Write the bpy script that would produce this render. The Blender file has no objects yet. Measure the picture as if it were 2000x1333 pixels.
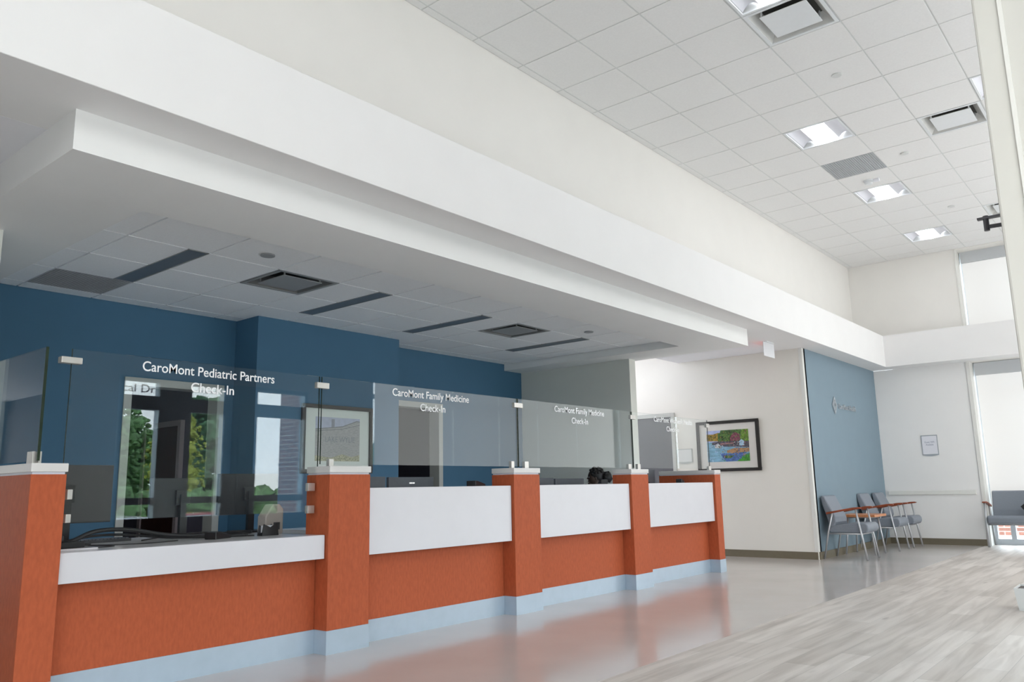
import bpy, bmesh, math, random
from mathutils import Vector, Matrix
random.seed(7)
PI = math.pi
SC = bpy.context.scene
COL = SC.collection

# ------------------------------------------------------------------ camera
cam_d = bpy.data.cameras.new('camera')
cam = bpy.data.objects.new('camera', cam_d); COL.objects.link(cam)
cam_d.sensor_width = 36.0
cam_d.lens = 1563.5 / 2000 * 36.0
cam_d.clip_start = 0.02; cam_d.clip_end = 400
Rr = ((0.76805622, 0.64008547, -0.01949937), (-0.13042341, 0.12654218, -0.98334979), (-0.62696042, 0.7578111, 0.18067364))
right = Vector(Rr[0]); up = -Vector(Rr[1]); fwd = Vector(Rr[2])
cam.matrix_world = Matrix(((right.x, up.x, -fwd.x, 0), (right.y, up.y, -fwd.y, 0), (right.z, up.z, -fwd.z, 1.05), (0, 0, 0, 1)))
SC.camera = cam

# ------------------------------------------------------------------ world and exposure
SC.view_settings.view_transform = 'Standard'
SC.view_settings.look = 'None'
SC.view_settings.gamma = 1.0
SC.view_settings.use_curve_mapping = False
SC.view_settings.exposure = 0.22
W = bpy.data.worlds.new('overcast_sky'); SC.world = W; W.use_nodes = True
wn = W.node_tree.nodes; wl = W.node_tree.links; wn.clear()
wo = wn.new('ShaderNodeOutputWorld'); wb = wn.new('ShaderNodeBackground')
tc = wn.new('ShaderNodeTexCoord'); nz = wn.new('ShaderNodeTexNoise'); rp = wn.new('ShaderNodeValToRGB')
nz.inputs['Scale'].default_value = 2.5; nz.inputs['Detail'].default_value = 5
rp.color_ramp.elements[0].position = 0.35; rp.color_ramp.elements[0].color = (0.72, 0.84, 1.0, 1)
rp.color_ramp.elements[1].position = 0.65; rp.color_ramp.elements[1].color = (0.97, 0.98, 1.0, 1)
wl.new(tc.outputs['Generated'], nz.inputs['Vector']); wl.new(nz.outputs['Fac'], rp.inputs['Fac'])
wl.new(rp.outputs['Color'], wb.inputs['Color']); wl.new(wb.outputs['Background'], wo.inputs['Surface'])
wb.inputs['Strength'].default_value = 10.0

SHADE_E = 0.95       # emission added to the roller shade fabric, standing in for daylight
TROFFER_E = 9.0      # luminance of the lit ceiling fixtures

# portal that guides sky light through the entrance glazing
def area(name, loc, rot, sx, sy, power, col=(1, 1, 1), portal=False):
    d = bpy.data.lights.new(name, 'AREA'); d.shape = 'RECTANGLE'; d.size = sx; d.size_y = sy
    d.energy = power; d.color = col
    o = bpy.data.objects.new(name, d); COL.objects.link(o); o.location = loc; o.rotation_euler = rot
    if portal: d.cycles.is_portal = True
    return o
area('added_window_sky_portal', (0.5, -1.6, 1.2), (0, PI / 2, 0), 2.2, 3.6, 1, portal=True)  # serves the window bays added beside the camera
area('entrance_sky_portal', (0.5, 5.5, 1.5), (0, PI / 2, 0), 2.9, 2.7, 1, portal=True)

# ------------------------------------------------------------------ materials
def lin(c):
    return tuple(((v / 255) / 12.92 if v <= 10 else (((v / 255) + 0.055) / 1.055) ** 2.4) for v in c)
MATS = {}
def mat(name, col, rough=0.6, metal=0.0, noise=0.0, nscale=20, bump=0.0, bscale=200, spec=0.5, coat=0.0, emit=None, es=0.0, stretch=None):
    m = bpy.data.materials.new(name); m.use_nodes = True; nt = m.node_tree; b = nt.nodes['Principled BSDF']
    b.inputs['Roughness'].default_value = rough; b.inputs['Metallic'].default_value = metal
    b.inputs['Specular IOR Level'].default_value = spec; b.inputs['Coat Weight'].default_value = coat
    b.inputs['Base Color'].default_value = (*col, 1)
    if emit: b.inputs['Emission Color'].default_value = (*emit, 1); b.inputs['Emission Strength'].default_value = es
    t = nt.nodes.new('ShaderNodeTexCoord'); mp = nt.nodes.new('ShaderNodeMapping')
    nt.links.new(t.outputs['Object'], mp.inputs['Vector'])
    if stretch: mp.inputs['Scale'].default_value = stretch
    n = nt.nodes.new('ShaderNodeTexNoise'); n.inputs['Scale'].default_value = nscale; n.inputs['Detail'].default_value = 4
    nt.links.new(mp.outputs['Vector'], n.inputs['Vector'])
    if noise:
        r = nt.nodes.new('ShaderNodeValToRGB')
        r.color_ramp.elements[0].position = 0.3; r.color_ramp.elements[1].position = 0.7
        r.color_ramp.elements[0].color = (*[max(0, v * (1 - noise)) for v in col], 1)
        r.color_ramp.elements[1].color = (*[min(1, v * (1 + noise)) for v in col], 1)
        nt.links.new(n.outputs['Fac'], r.inputs['Fac']); nt.links.new(r.outputs['Color'], b.inputs['Base Color'])
    if bump:
        n2 = nt.nodes.new('ShaderNodeTexNoise'); n2.inputs['Scale'].default_value = bscale
        bp = nt.nodes.new('ShaderNodeBump'); bp.inputs['Strength'].default_value = bump; bp.inputs['Distance'].default_value = 0.002
        nt.links.new(mp.outputs['Vector'], n2.inputs['Vector']); nt.links.new(n2.outputs['Fac'], bp.inputs['Height'])
        nt.links.new(bp.outputs['Normal'], b.inputs['Normal'])
    MATS[name] = m
    return m

wall_white = mat('wall_white', (0.80, 0.78, 0.745), 0.7, noise=0.01, nscale=3, bump=0.08, bscale=300)
wall_cream = mat('wall_cream', (0.78, 0.75, 0.69), 0.7, noise=0.01, nscale=3, bump=0.08, bscale=300)
bulk_white = mat('bulkhead_white', (0.80, 0.79, 0.785), 0.65, noise=0.01, nscale=3)
soffit_m = mat('soffit_paint', (0.80, 0.80, 0.83), 0.75, noise=0.01, nscale=3)
canopy_m = mat('canopy_paint', (0.86, 0.86, 0.85), 0.7, noise=0.01, nscale=3)
tile_m = mat('ceiling_tile', (0.79, 0.785, 0.78), 0.85, noise=0.02, nscale=60, bump=0.15, bscale=500)
tile_low = mat('ceiling_tile_low', (0.94, 0.945, 0.955), 0.85, noise=0.03, nscale=90, bump=0.2, bscale=500)
grid_m = mat('ceiling_grid', (0.66, 0.67, 0.66), 0.5, noise=0.01)
grid_lo = mat('ceiling_grid_low', (0.72, 0.74, 0.77), 0.35, noise=0.01)
office_blue = mat('office_blue_paint', (0.060, 0.158, 0.262), 0.7, noise=0.02, nscale=4, bump=0.08, bscale=300)
accent_blue = mat('accent_blue_paint', (0.20, 0.275, 0.33), 0.7, noise=0.015, nscale=4, bump=0.08, bscale=300)
taupe = mat('taupe_paint', (0.13, 0.11, 0.11), 0.7, noise=0.02, nscale=4)
grey_wall = mat('grey_wall_paint', (0.72, 0.73, 0.68), 0.7, noise=0.01, nscale=4)
base_olive = mat('olive_baseboard', (0.16, 0.135, 0.09), 0.5, noise=0.03)
frame_cream = mat('door_frame_cream', (0.50, 0.50, 0.47), 0.45, noise=0.01)
trim_cream = mat('trim_cream', (0.74, 0.735, 0.70), 0.45, noise=0.01)
laminate = mat('orange_weave_laminate', (0.45, 0.104, 0.044), 0.5, spec=0.15, noise=0.10, nscale=60, bump=0.1, bscale=900, stretch=(1, 1, 0.35))
solid_white = mat('solid_surface_white', (0.69, 0.68, 0.715), 0.25, noise=0.01, nscale=8, spec=0.45)
cap_white = mat('cap_white', (0.70, 0.68, 0.67), 0.35, noise=0.01, nscale=8)
worktop_m = mat('worktop_pale_grey', (0.76, 0.76, 0.78), 0.15, noise=0.03, nscale=40)
kick = mat('steel_blue_base', (0.43, 0.52, 0.61), 0.35, noise=0.03, nscale=10, metal=0.25)
metal = mat('brushed_nickel', (0.62, 0.60, 0.57), 0.35, metal=0.7, noise=0.03)
chair_metal = mat('silver_chair_metal', (0.50, 0.51, 0.53), 0.32, metal=0.6, noise=0.02)
alum = mat('aluminium_frame', (0.34, 0.43, 0.50), 0.4, metal=0.4, noise=0.02)
alum_lt = mat('pale_aluminium', (0.60, 0.64, 0.68), 0.4, metal=0.2, noise=0.02)
vinyl = mat('grey_blue_upholstery', (0.21, 0.235, 0.275), 0.5, noise=0.05, nscale=120, bump=0.15, bscale=700)
cherry = mat('cherry_wood', (0.27, 0.060, 0.022), 0.35, noise=0.25, nscale=12, stretch=(1, 1, 6))
table_wood = mat('honey_wood', (0.55, 0.22, 0.09), 0.35, noise=0.2, nscale=12, stretch=(6, 1, 1))
black_pl = mat('black_plastic', (0.012, 0.012, 0.014), 0.4, noise=0.05)
dark_pl = mat('charcoal_plastic', (0.05, 0.051, 0.055), 0.5, noise=0.05)
mid_pl = mat('slate_plastic', (0.10, 0.11, 0.13), 0.5, noise=0.05)
beige_pl = mat('beige_plastic', (0.40, 0.36, 0.33), 0.5, noise=0.03)
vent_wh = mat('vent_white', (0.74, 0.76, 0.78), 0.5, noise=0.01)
vent_dk = mat('duct_shade', (0.05, 0.05, 0.045), 0.8, noise=0.02)
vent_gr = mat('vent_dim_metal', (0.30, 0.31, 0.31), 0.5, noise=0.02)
mat('throat_shade_grey', (0.60, 0.60, 0.58), 0.6, noise=0.02); mat('throat_shade_dark', (0.16, 0.16, 0.155), 0.6, noise=0.02)  # vent cone tones, with the shade of the throat put into the colour
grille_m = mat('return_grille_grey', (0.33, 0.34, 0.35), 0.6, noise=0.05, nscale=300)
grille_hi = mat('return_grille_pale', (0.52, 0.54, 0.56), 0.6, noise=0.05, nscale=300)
lin_light = mat('unlit_linear_lens', (0.15, 0.18, 0.22), 0.4, noise=0.02)
lamp_on = mat('lit_lens', (0.9, 0.9, 0.9), 0.5, emit=(0.93, 0.96, 1.0), es=TROFFER_E)
lamp_dim = mat('lit_reflector', (0.50, 0.50, 0.53), 0.6, emit=(0.93, 0.94, 1.0), es=0.12)
screen_on = mat('fill_glow_screen', (0.2, 0.2, 0.2), 0.4, emit=(0.75, 0.87, 1.0), es=2.2)  # screen faces are unseen; their glow is added to brighten the office
paper = mat('white_paper', (0.75, 0.75, 0.80), 0.7, noise=0.01)
ink = mat('grey_ink', (0.22, 0.24, 0.33), 0.7, noise=0.01)
white_vinyl = mat('white_vinyl_letters', (0.95, 0.96, 0.97), 0.5, noise=0.01)
frame_black = mat('black_picture_frame', (0.018, 0.015, 0.014), 0.35, noise=0.1)
mat_board = mat('mat_board', (0.68, 0.65, 0.61), 0.8, noise=0.01)
asphalt = mat('asphalt', (0.14, 0.14, 0.15), 0.9, noise=0.15, nscale=30)
grass = mat('grass', (0.10, 0.17, 0.05), 0.9, noise=0.3, nscale=8)
leaf_d = mat('dark_foliage', (0.07, 0.19, 0.09), 0.7, noise=0.6, nscale=6)
leaf_m = mat('mid_foliage', (0.13, 0.27, 0.10), 0.7, noise=0.6, nscale=6)
leaf_y = mat('yellow_green_foliage', (0.42, 0.48, 0.09), 0.7, noise=0.5, nscale=6)
bark = mat('bark', (0.08, 0.06, 0.045), 0.9, noise=0.3)
car_red = mat('red_car_paint', (0.35, 0.02, 0.05), 0.25, noise=0.01, coat=0.5)
car_sil = mat('silver_car_paint', (0.45, 0.47, 0.52), 0.25, noise=0.01, metal=0.5, coat=0.5)
car_glass = mat('car_window', (0.08, 0.11, 0.13), 0.1, noise=0.01)
tyre = mat('tyre_rubber', (0.02, 0.02, 0.02), 0.8, noise=0.05)
skin = mat('dark_brown_skin', (0.045, 0.024, 0.016), 0.5, noise=0.05)
hair = mat('black_hair', (0.006, 0.005, 0.005), 0.6, noise=0.2, nscale=60, bump=0.6, bscale=120)
cloth = mat('dark_top', (0.014, 0.016, 0.014), 0.85, noise=0.1, nscale=50)
red_glow = mat('red_exit_face', (0.3, 0.02, 0.02), 0.5, emit=(1, 0.08, 0.05), es=2.0)
silver_let = mat('silver_letters', (0.52, 0.56, 0.60), 0.35, metal=0.5, noise=0.01)
brownm = mat('brown_door_wood', (0.06, 0.018, 0.010), 0.5, noise=0.2, nscale=8, stretch=(1, 1, 0.2))
green_edge = mat('green_glass_edge', (0.02, 0.035, 0.02), 0.2, noise=0.02)
bin_m = mat('pale_bin_plastic', (0.72, 0.72, 0.70), 0.5, noise=0.01)
blinkm = mat('white_port_light', (0.8, 0.8, 0.8), 0.5, emit=(1, 1, 1), es=0.6)

def glass_mat(name, tint, mult=1.0):
    m = bpy.data.materials.new(name); m.use_nodes = True; nt = m.node_tree; nt.nodes.clear()
    N = nt.nodes.new; L = nt.links.new
    out = N('ShaderNodeOutputMaterial'); tr = N('ShaderNodeBsdfTransparent'); gl = N('ShaderNodeBsdfGlossy'); mx = N('ShaderNodeMixShader')
    tr.inputs['Color'].default_value = (*tint, 1); gl.inputs['Roughness'].default_value = 0.0
    g = N('ShaderNodeNewGeometry'); dp = N('ShaderNodeVectorMath'); dp.operation = 'DOT_PRODUCT'
    L(g.outputs['Incoming'], dp.inputs[0]); L(g.outputs['Normal'], dp.inputs[1])
    ab = N('ShaderNodeMath'); ab.operation = 'ABSOLUTE'; L(dp.outputs['Value'], ab.inputs[0])
    om = N('ShaderNodeMath'); om.operation = 'SUBTRACT'; om.inputs[0].default_value = 1; L(ab.outputs[0], om.inputs[1])
    pw = N('ShaderNodeMath'); pw.operation = 'POWER'; pw.inputs[1].default_value = 5; L(om.outputs[0], pw.inputs[0])
    ma = N('ShaderNodeMath'); ma.operation = 'MULTIPLY_ADD'; ma.inputs[1].default_value = 0.96 * mult; ma.inputs[2].default_value = 0.043 * mult
    L(pw.outputs[0], ma.inputs[0]); L(ma.outputs[0], mx.inputs[0]); L(tr.outputs[0], mx.inputs[1]); L(gl.outputs[0], mx.inputs[2])
    L(mx.outputs[0], out.inputs['Surface'])
    # fine dust / water marks as a tiny roughness variation
    nz = N('ShaderNodeTexNoise'); nz.inputs['Scale'].default_value = 9
    mr = N('ShaderNodeMapRange'); mr.inputs['To Max'].default_value = 0.012
    L(nz.outputs['Fac'], mr.inputs['Value']); L(mr.outputs['Result'], gl.inputs['Roughness'])
    return m
glass = glass_mat('clear_partition_glass', (0.975, 0.99, 0.985))
win_glass = glass_mat('window_glass', (0.93, 0.96, 0.95))

def shade_mat(nm='glowing_shade_fabric', E_=None, T_=0.30):
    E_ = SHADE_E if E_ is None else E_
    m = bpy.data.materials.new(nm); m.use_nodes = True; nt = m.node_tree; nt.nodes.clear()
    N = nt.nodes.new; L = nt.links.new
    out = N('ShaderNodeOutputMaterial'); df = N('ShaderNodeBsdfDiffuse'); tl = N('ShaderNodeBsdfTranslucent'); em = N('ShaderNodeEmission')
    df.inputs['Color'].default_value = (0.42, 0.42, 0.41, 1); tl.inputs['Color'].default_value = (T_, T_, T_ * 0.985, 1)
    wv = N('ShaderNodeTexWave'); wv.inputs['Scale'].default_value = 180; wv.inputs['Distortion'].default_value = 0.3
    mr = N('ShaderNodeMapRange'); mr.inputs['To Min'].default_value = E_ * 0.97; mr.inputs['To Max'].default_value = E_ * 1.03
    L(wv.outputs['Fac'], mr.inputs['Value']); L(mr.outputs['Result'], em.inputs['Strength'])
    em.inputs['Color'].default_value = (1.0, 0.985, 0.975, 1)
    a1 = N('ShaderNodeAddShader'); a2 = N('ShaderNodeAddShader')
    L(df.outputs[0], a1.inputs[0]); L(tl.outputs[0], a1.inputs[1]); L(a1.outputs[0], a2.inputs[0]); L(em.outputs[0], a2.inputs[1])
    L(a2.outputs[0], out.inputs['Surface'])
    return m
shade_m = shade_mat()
shade_far = shade_mat('far_dim_glow_fabric', 0.33, 0.115)  # same fabric with weaker added glow for the far windows

def vinyl_floor():
    m = mat('glossy_sheet_vinyl', (0.54, 0.50, 0.48), 0.15, noise=0.05, nscale=1.4, spec=0.55)
    return m
def wood_floor():
    m = bpy.data.materials.new('grey_oak_planks'); m.use_nodes = True; nt = m.node_tree; b = nt.nodes['Principled BSDF']
    N = nt.nodes.new; L = nt.links.new
    t = N('ShaderNodeTexCoord'); mp = N('ShaderNodeMapping'); L(t.outputs['Object'], mp.inputs['Vector'])
    mp.inputs['Rotation'].default_value = (0, 0, PI / 2)
    br = N('ShaderNodeTexBrick'); br.offset = 0.37; br.offset_frequency = 2
    br.inputs['Scale'].default_value = 1.0; br.inputs['Brick Width'].default_value = 1.22; br.inputs['Row Height'].default_value = 0.18
    br.inputs['Mortar Size'].default_value = 0.0012; br.inputs['Mortar Smooth'].default_value = 0.2
    br.inputs['Color1'].default_value = (0.53, 0.48, 0.435, 1); br.inputs['Color2'].default_value = (0.66, 0.61, 0.565, 1)
    br.inputs['Mortar'].default_value = (0.36, 0.34, 0.32, 1); br.inputs['Bias'].default_value = 0.0
    L(mp.outputs['Vector'], br.inputs['Vector'])
    mp2 = N('ShaderNodeMapping'); L(t.outputs['Object'], mp2.inputs['Vector']); mp2.inputs['Scale'].default_value = (7.5, 0.55, 1)
    n1 = N('ShaderNodeTexNoise'); n1.inputs['Scale'].default_value = 1.7; n1.inputs['Detail'].default_value = 6; n1.inputs['Distortion'].default_value = 0.6
    L(mp2.outputs['Vector'], n1.inputs['Vector'])
    r1 = N('ShaderNodeValToRGB'); r1.color_ramp.elements[0].position = 0.34; r1.color_ramp.elements[0].color = (0.71, 0.69, 0.675, 1)
    r1.color_ramp.elements[1].position = 0.60; r1.color_ramp.elements[1].color = (1, 1, 1, 1)
    L(n1.outputs['Fac'], r1.inputs['Fac'])
    mp3 = N('ShaderNodeMapping'); L(t.outputs['Object'], mp3.inputs['Vector']); mp3.inputs['Scale'].default_value = (6.0, 1.6, 1)
    vo = N('ShaderNodeTexVoronoi'); vo.inputs['Scale'].default_value = 0.8; L(mp3.outputs['Vector'], vo.inputs['Vector'])
    r2 = N('ShaderNodeValToRGB'); r2.color_ramp.elements[0].position = 0.03; r2.color_ramp.elements[0].color = (0.55, 0.53, 0.52, 1)
    r2.color_ramp.elements[1].position = 0.12; r2.color_ramp.elements[1].color = (1, 1, 1, 1)
    L(vo.outputs['Distance'], r2.inputs['Fac'])
    m1 = N('ShaderNodeMix'); m1.data_type = 'RGBA'; m1.blend_type = 'MULTIPLY'; m1.inputs['Factor'].default_value = 0.9
    L(br.outputs['Color'], m1.inputs['A']); L(r1.outputs['Color'], m1.inputs['B'])
    m2 = N('ShaderNodeMix'); m2.data_type = 'RGBA'; m2.blend_type = 'MULTIPLY'; m2.inputs['Factor'].default_value = 0.7
    L(m1.outputs['Result'], m2.inputs['A']); L(r2.outputs['Color'], m2.inputs['B'])
    L(m2.outputs['Result'], b.inputs['Base Color']); b.inputs['Roughness'].default_value = 0.42
    return m

def brick_mat():
    m = bpy.data.materials.new('red_brick'); m.use_nodes = True; nt = m.node_tree; b = nt.nodes['Principled BSDF']
    t = nt.nodes.new('ShaderNodeTexCoord'); mp = nt.nodes.new('ShaderNodeMapping'); mp.inputs['Rotation'].default_value = (PI / 2, 0, 0)
    br = nt.nodes.new('ShaderNodeTexBrick'); br.inputs['Scale'].default_value = 1; br.inputs['Brick Width'].default_value = 0.22; br.inputs['Row Height'].default_value = 0.075
    br.inputs['Mortar Size'].default_value = 0.008
    br.inputs['Color1'].default_value = (0.20, 0.09, 0.07, 1); br.inputs['Color2'].default_value = (0.27, 0.12, 0.09, 1); br.inputs['Mortar'].default_value = (0.4, 0.37, 0.34, 1)
    nt.links.new(t.outputs['Object'], mp.inputs['Vector']); nt.links.new(mp.outputs['Vector'], br.inputs['Vector']); nt.links.new(br.outputs['Color'], b.inputs['Base Color'])
    b.inputs['Roughness'].default_value = 0.9
    return m
brick = brick_mat()

# ------------------------------------------------------------------ mesh helpers
class MB:
    def __init__(s): s.v = []; s.f = []; s.m = []
    def quad(s, pts, mi=0):
        n = len(s.v); s.v += [tuple(p) for p in pts]; s.f.append(tuple(range(n, n + len(pts)))); s.m.append(mi); return s
    def box(s, x0, x1, y0, y1, z0, z1, mi=0):
        n = len(s.v)
        s.v += [(x0, y0, z0), (x1, y0, z0), (x1, y1, z0), (x0, y1, z0), (x0, y0, z1), (x1, y0, z1), (x1, y1, z1), (x0, y1, z1)]
        for f in ((0, 3, 2, 1), (4, 5, 6, 7), (0, 1, 5, 4), (1, 2, 6, 5), (2, 3, 7, 6), (3, 0, 4, 7)):
            s.f.append(tuple(n + i for i in f)); s.m.append(mi)
        return s
    def prism(s, poly, ax, a, b, mi=0):
        # poly: 2D points in the two other axes, extruded along ax from a to b
        def P(p, t):
            return {'x': (t, p[0], p[1]), 'y': (p[0], t, p[1]), 'z': (p[0], p[1], t)}[ax]
        n = len(s.v); k = len(poly)
        s.v += [P(p, a) for p in poly] + [P(p, b) for p in poly]
        s.f.append(tuple(n + i for i in range(k))[::-1]); s.m.append(mi)
        s.f.append(tuple(n + k + i for i in range(k))); s.m.append(mi)
        for i in range(k):
            j = (i + 1) % k; s.f.append((n + i, n + j, n + k + j, n + k + i)); s.m.append(mi)
        return s
    def tube(s, pts, r, seg=10, mi=0, r2=None, squash=1.0):
        pts = [Vector(p) for p in pts]; rings = []; k = len(pts)
        prev = None
        for i, p in enumerate(pts):
            t = (pts[min(i + 1, k - 1)] - pts[max(i - 1, 0)]).normalized()
            a = Vector((0, 0, 1)) if abs(t.z) < 0.95 else Vector((1, 0, 0))
            if prev is not None: a = prev
            u = (a - t * a.dot(t)).normalized(); w = t.cross(u); prev = u
            rr = r if r2 is None else r + (r2 - r) * i / max(1, k - 1)
            n = len(s.v)
            for q in range(seg):
                an = 2 * PI * q / seg
                s.v.append(tuple(p + u * math.cos(an) * rr + w * math.sin(an) * rr * squash))
            rings.append(n)
        for i in range(k - 1):
            for q in range(seg):
                j = (q + 1) % seg
                s.f.append((rings[i] + q, rings[i] + j, rings[i + 1] + j, rings[i + 1] + q)); s.m.append(mi)
        s.f.append(tuple(rings[0] + q for q in range(seg))[::-1]); s.m.append(mi)
        s.f.append(tuple(rings[-1] + q for q in range(seg))); s.m.append(mi)
        return s
    def ball(s, c, rx, ry, rz, nu=16, nv=10, mi=0, jit=0.0, rnd=None):
        n = len(s.v); rnd = rnd or random
        for i in range(nv + 1):
            th = PI * i / nv
            for j in range(nu):
                ph = 2 * PI * j / nu; k = 1 + (rnd.uniform(-jit, jit) if jit else 0)
                s.v.append((c[0] + rx * k * math.sin(th) * math.cos(ph), c[1] + ry * k * math.sin(th) * math.sin(ph), c[2] + rz * k * math.cos(th)))
        for i in range(nv):
            for j in range(nu):
                a = n + i * nu + j; b = n + i * nu + (j + 1) % nu
                s.f.append((a, a + nu, b + nu, b)); s.m.append(mi)
        return s
    def build(s, name, mats, parent=None, off=(0, 0, 0), bevel=0, seg=2, smooth=False, kind=None, label=None, cat=None, group=None, loc=(0, 0, 0)):
        me = bpy.data.meshes.new(name)
        o3 = Vector(off)
        me.from_pydata([tuple(Vector(v) - o3) for v in s.v], [], s.f)
        mats = mats if isinstance(mats, (list, tuple)) else [mats]
        for m in mats: me.materials.append(m)
        for p, mi in zip(me.polygons, s.m): p.material_index = mi
        me.validate(); me.update()
        bm = bmesh.new(); bm.from_mesh(me); bmesh.ops.remove_doubles(bm, verts=bm.verts, dist=1e-6); bmesh.ops.recalc_face_normals(bm, faces=bm.faces); bm.to_mesh(me); bm.free()
        if smooth:
            for p in me.polygons: p.use_smooth = True
        o = bpy.data.objects.new(name, me); COL.objects.link(o)
        if parent: o.parent = parent
        o.location = loc
        if bevel:
            b = o.modifiers.new('bevel', 'BEVEL'); b.width = bevel; b.segments = seg; b.limit_method = 'ANGLE'; b.angle_limit = 0.6; b.harden_normals = False
        tag(o, label, cat, group, kind)
        return o
def tag(o, label=None, cat=None, group=None, kind=None):
    if label: o['label'] = label
    if cat: o['category'] = cat
    if group: o['group'] = group
    if kind: o['kind'] = kind
    return o
def thing(name, loc, label, cat, group=None, rz=0):
    o = bpy.data.objects.new(name, None); COL.objects.link(o); o.location = loc; o.rotation_euler = (0, 0, rz); o.empty_display_size = 0.1
    return tag(o, label, cat, group)
def copy_tree(o, parent=None):
    c = o.copy(); COL.objects.link(c); c.parent = parent
    for ch in list(o.children): copy_tree(ch, c)
    return c
def struct(name, mb, m, label=None, **k):
    return mb.build(name, m, kind='structure', label=label, **k)
def B(x0, x1, y0, y1, z0, z1): return MB().box(x0, x1, y0, y1, z0, z1)
def text_mesh(name, lines, size, m, parent=None, width=None, loc=(0, 0, 0), rot=(PI / 2, 0, PI / 2), ext=0.0008, sp=1.0, bold=0.0, line=1.0, **k):
    cu = bpy.data.curves.new(name, 'FONT'); cu.body = lines; cu.size = size; cu.align_x = 'CENTER'; cu.extrude = ext; cu.space_character = sp
    cu.offset = bold; cu.space_line = line
    tmp = bpy.data.objects.new(name + '_t', cu); COL.objects.link(tmp)
    bpy.context.view_layer.update()
    me = bpy.data.meshes.new_from_object(tmp.evaluated_get(bpy.context.evaluated_depsgraph_get()))
    bpy.data.objects.remove(tmp)
    me.materials.clear(); me.materials.append(m); me.name = name
    if width:
        xs = [v.co.x for v in me.vertices]; w = max(xs) - min(xs); c = (max(xs) + min(xs)) / 2
        for v in me.vertices: v.co.x = (v.co.x - c) * width / w
    o = bpy.data.objects.new(name, me); COL.objects.link(o); o.location = loc; o.rotation_euler = rot
    if parent: o.parent = parent
    return tag(o, **k)

# ------------------------------------------------------------------ floor
FX = -2.62
struct('floor', MB().box(-5.5, FX, -4, 15.3, -0.1, 0).box(-18, -5.5, 9.3, 15.3, -0.1, 0).box(-18, -5.5, -4, 1.5, -0.1, 0), vinyl_floor(), 'glossy pinkish beige sheet vinyl floor')
struct('floor_planks', MB().box(FX, 0.27, -4, 15.3, -0.1, 0), wood_floor(), 'pale grey wood plank floor')

struct('floor_office', MB().box(-12, -5.5, 1.5, 9.3, -0.1, 0), mat('bounce_office_floor', (0.80, 0.80, 0.80), 0.5, noise=0.04, nscale=5), 'unseen office floor behind the counters, made pale to bounce light')  # unseen; pale colour chosen to bounce light up at the canopy tiles
# ------------------------------------------------------------------ high ceiling with tile grid
def tile_ceiling(name, zb, xs, ys, x0, x1, y0, y1, skip, mt, mg, gap=0.012, drop=0.007, label=None, top=0.06):
    m = MB()
    X = [x0] + [x for x in xs if x0 < x < x1] + [x1]; Y = [y0] + [y for y in ys if y0 < y < y1] + [y1]
    for i in range(len(X) - 1):
        for j in range(len(Y) - 1):
            a, b, c, d = X[i] + gap / 2, X[i + 1] - gap / 2, Y[j] + gap / 2, Y[j + 1] - gap / 2
            cx, cy = (a + b) / 2, (c + d) / 2
            if b - a < 0.02 or d - c < 0.02:
                m.box(X[i], X[i + 1], Y[j], Y[j + 1], zb + drop, zb + top, 1); continue
            if any(s[0] < cx < s[1] and s[2] < cy < s[3] for s in skip):
                m.box(X[i], X[i + 1], Y[j], Y[j + 1], zb + 0.125, zb + 0.125 + top, 1)
                for (p, q, r_, u) in ((X[i] - 0.0, X[i] + 0.003, Y[j], Y[j + 1]), (X[i + 1] - 0.003, X[i + 1], Y[j], Y[j + 1]), (X[i], X[i + 1], Y[j], Y[j] + 0.003), (X[i], X[i + 1], Y[j + 1] - 0.003, Y[j + 1])): m.box(p, q, r_, u, zb, zb + 0.125, 1)
                continue
            m.box(X[i], X[i + 1], Y[j], Y[j + 1], zb + drop, zb + top, 1)
            m.box(a, b, c, d, zb, zb + drop + 0.002, 0)
    return struct(name, m, [mt, mg], label)
GU = 0.6105
hx = [-2.968 + GU * k for k in range(-2, 6)]
hy = [5.307 + GU * k for k in range(-15, 16)]
hskip = []
def hc(i, j): return (hx[0] + GU * i, hx[0] + GU * (i + 1), 5.307 + GU * j, 5.307 + GU * (j + 1))
LIGHTS = [(3, 0), (2, 5), (2, 9), (2, 13), (5, 5), (5, -4), (5, 9), (3, -5)]
VENTS = [(3, 1), (4, 6), (4, 12)]
RET = [(2, 7)]
for c in LIGHTS + VENTS + RET: hskip.append(hc(*c))
ZC = 4.86
tile_ceiling('ceiling', ZC, hx, hy, -4.27, 0.27, -4, 14.78, hskip, tile_m, grid_m, gap=0.014, drop=0.004, label='high white suspended tile ceiling', top=0.2)

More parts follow.
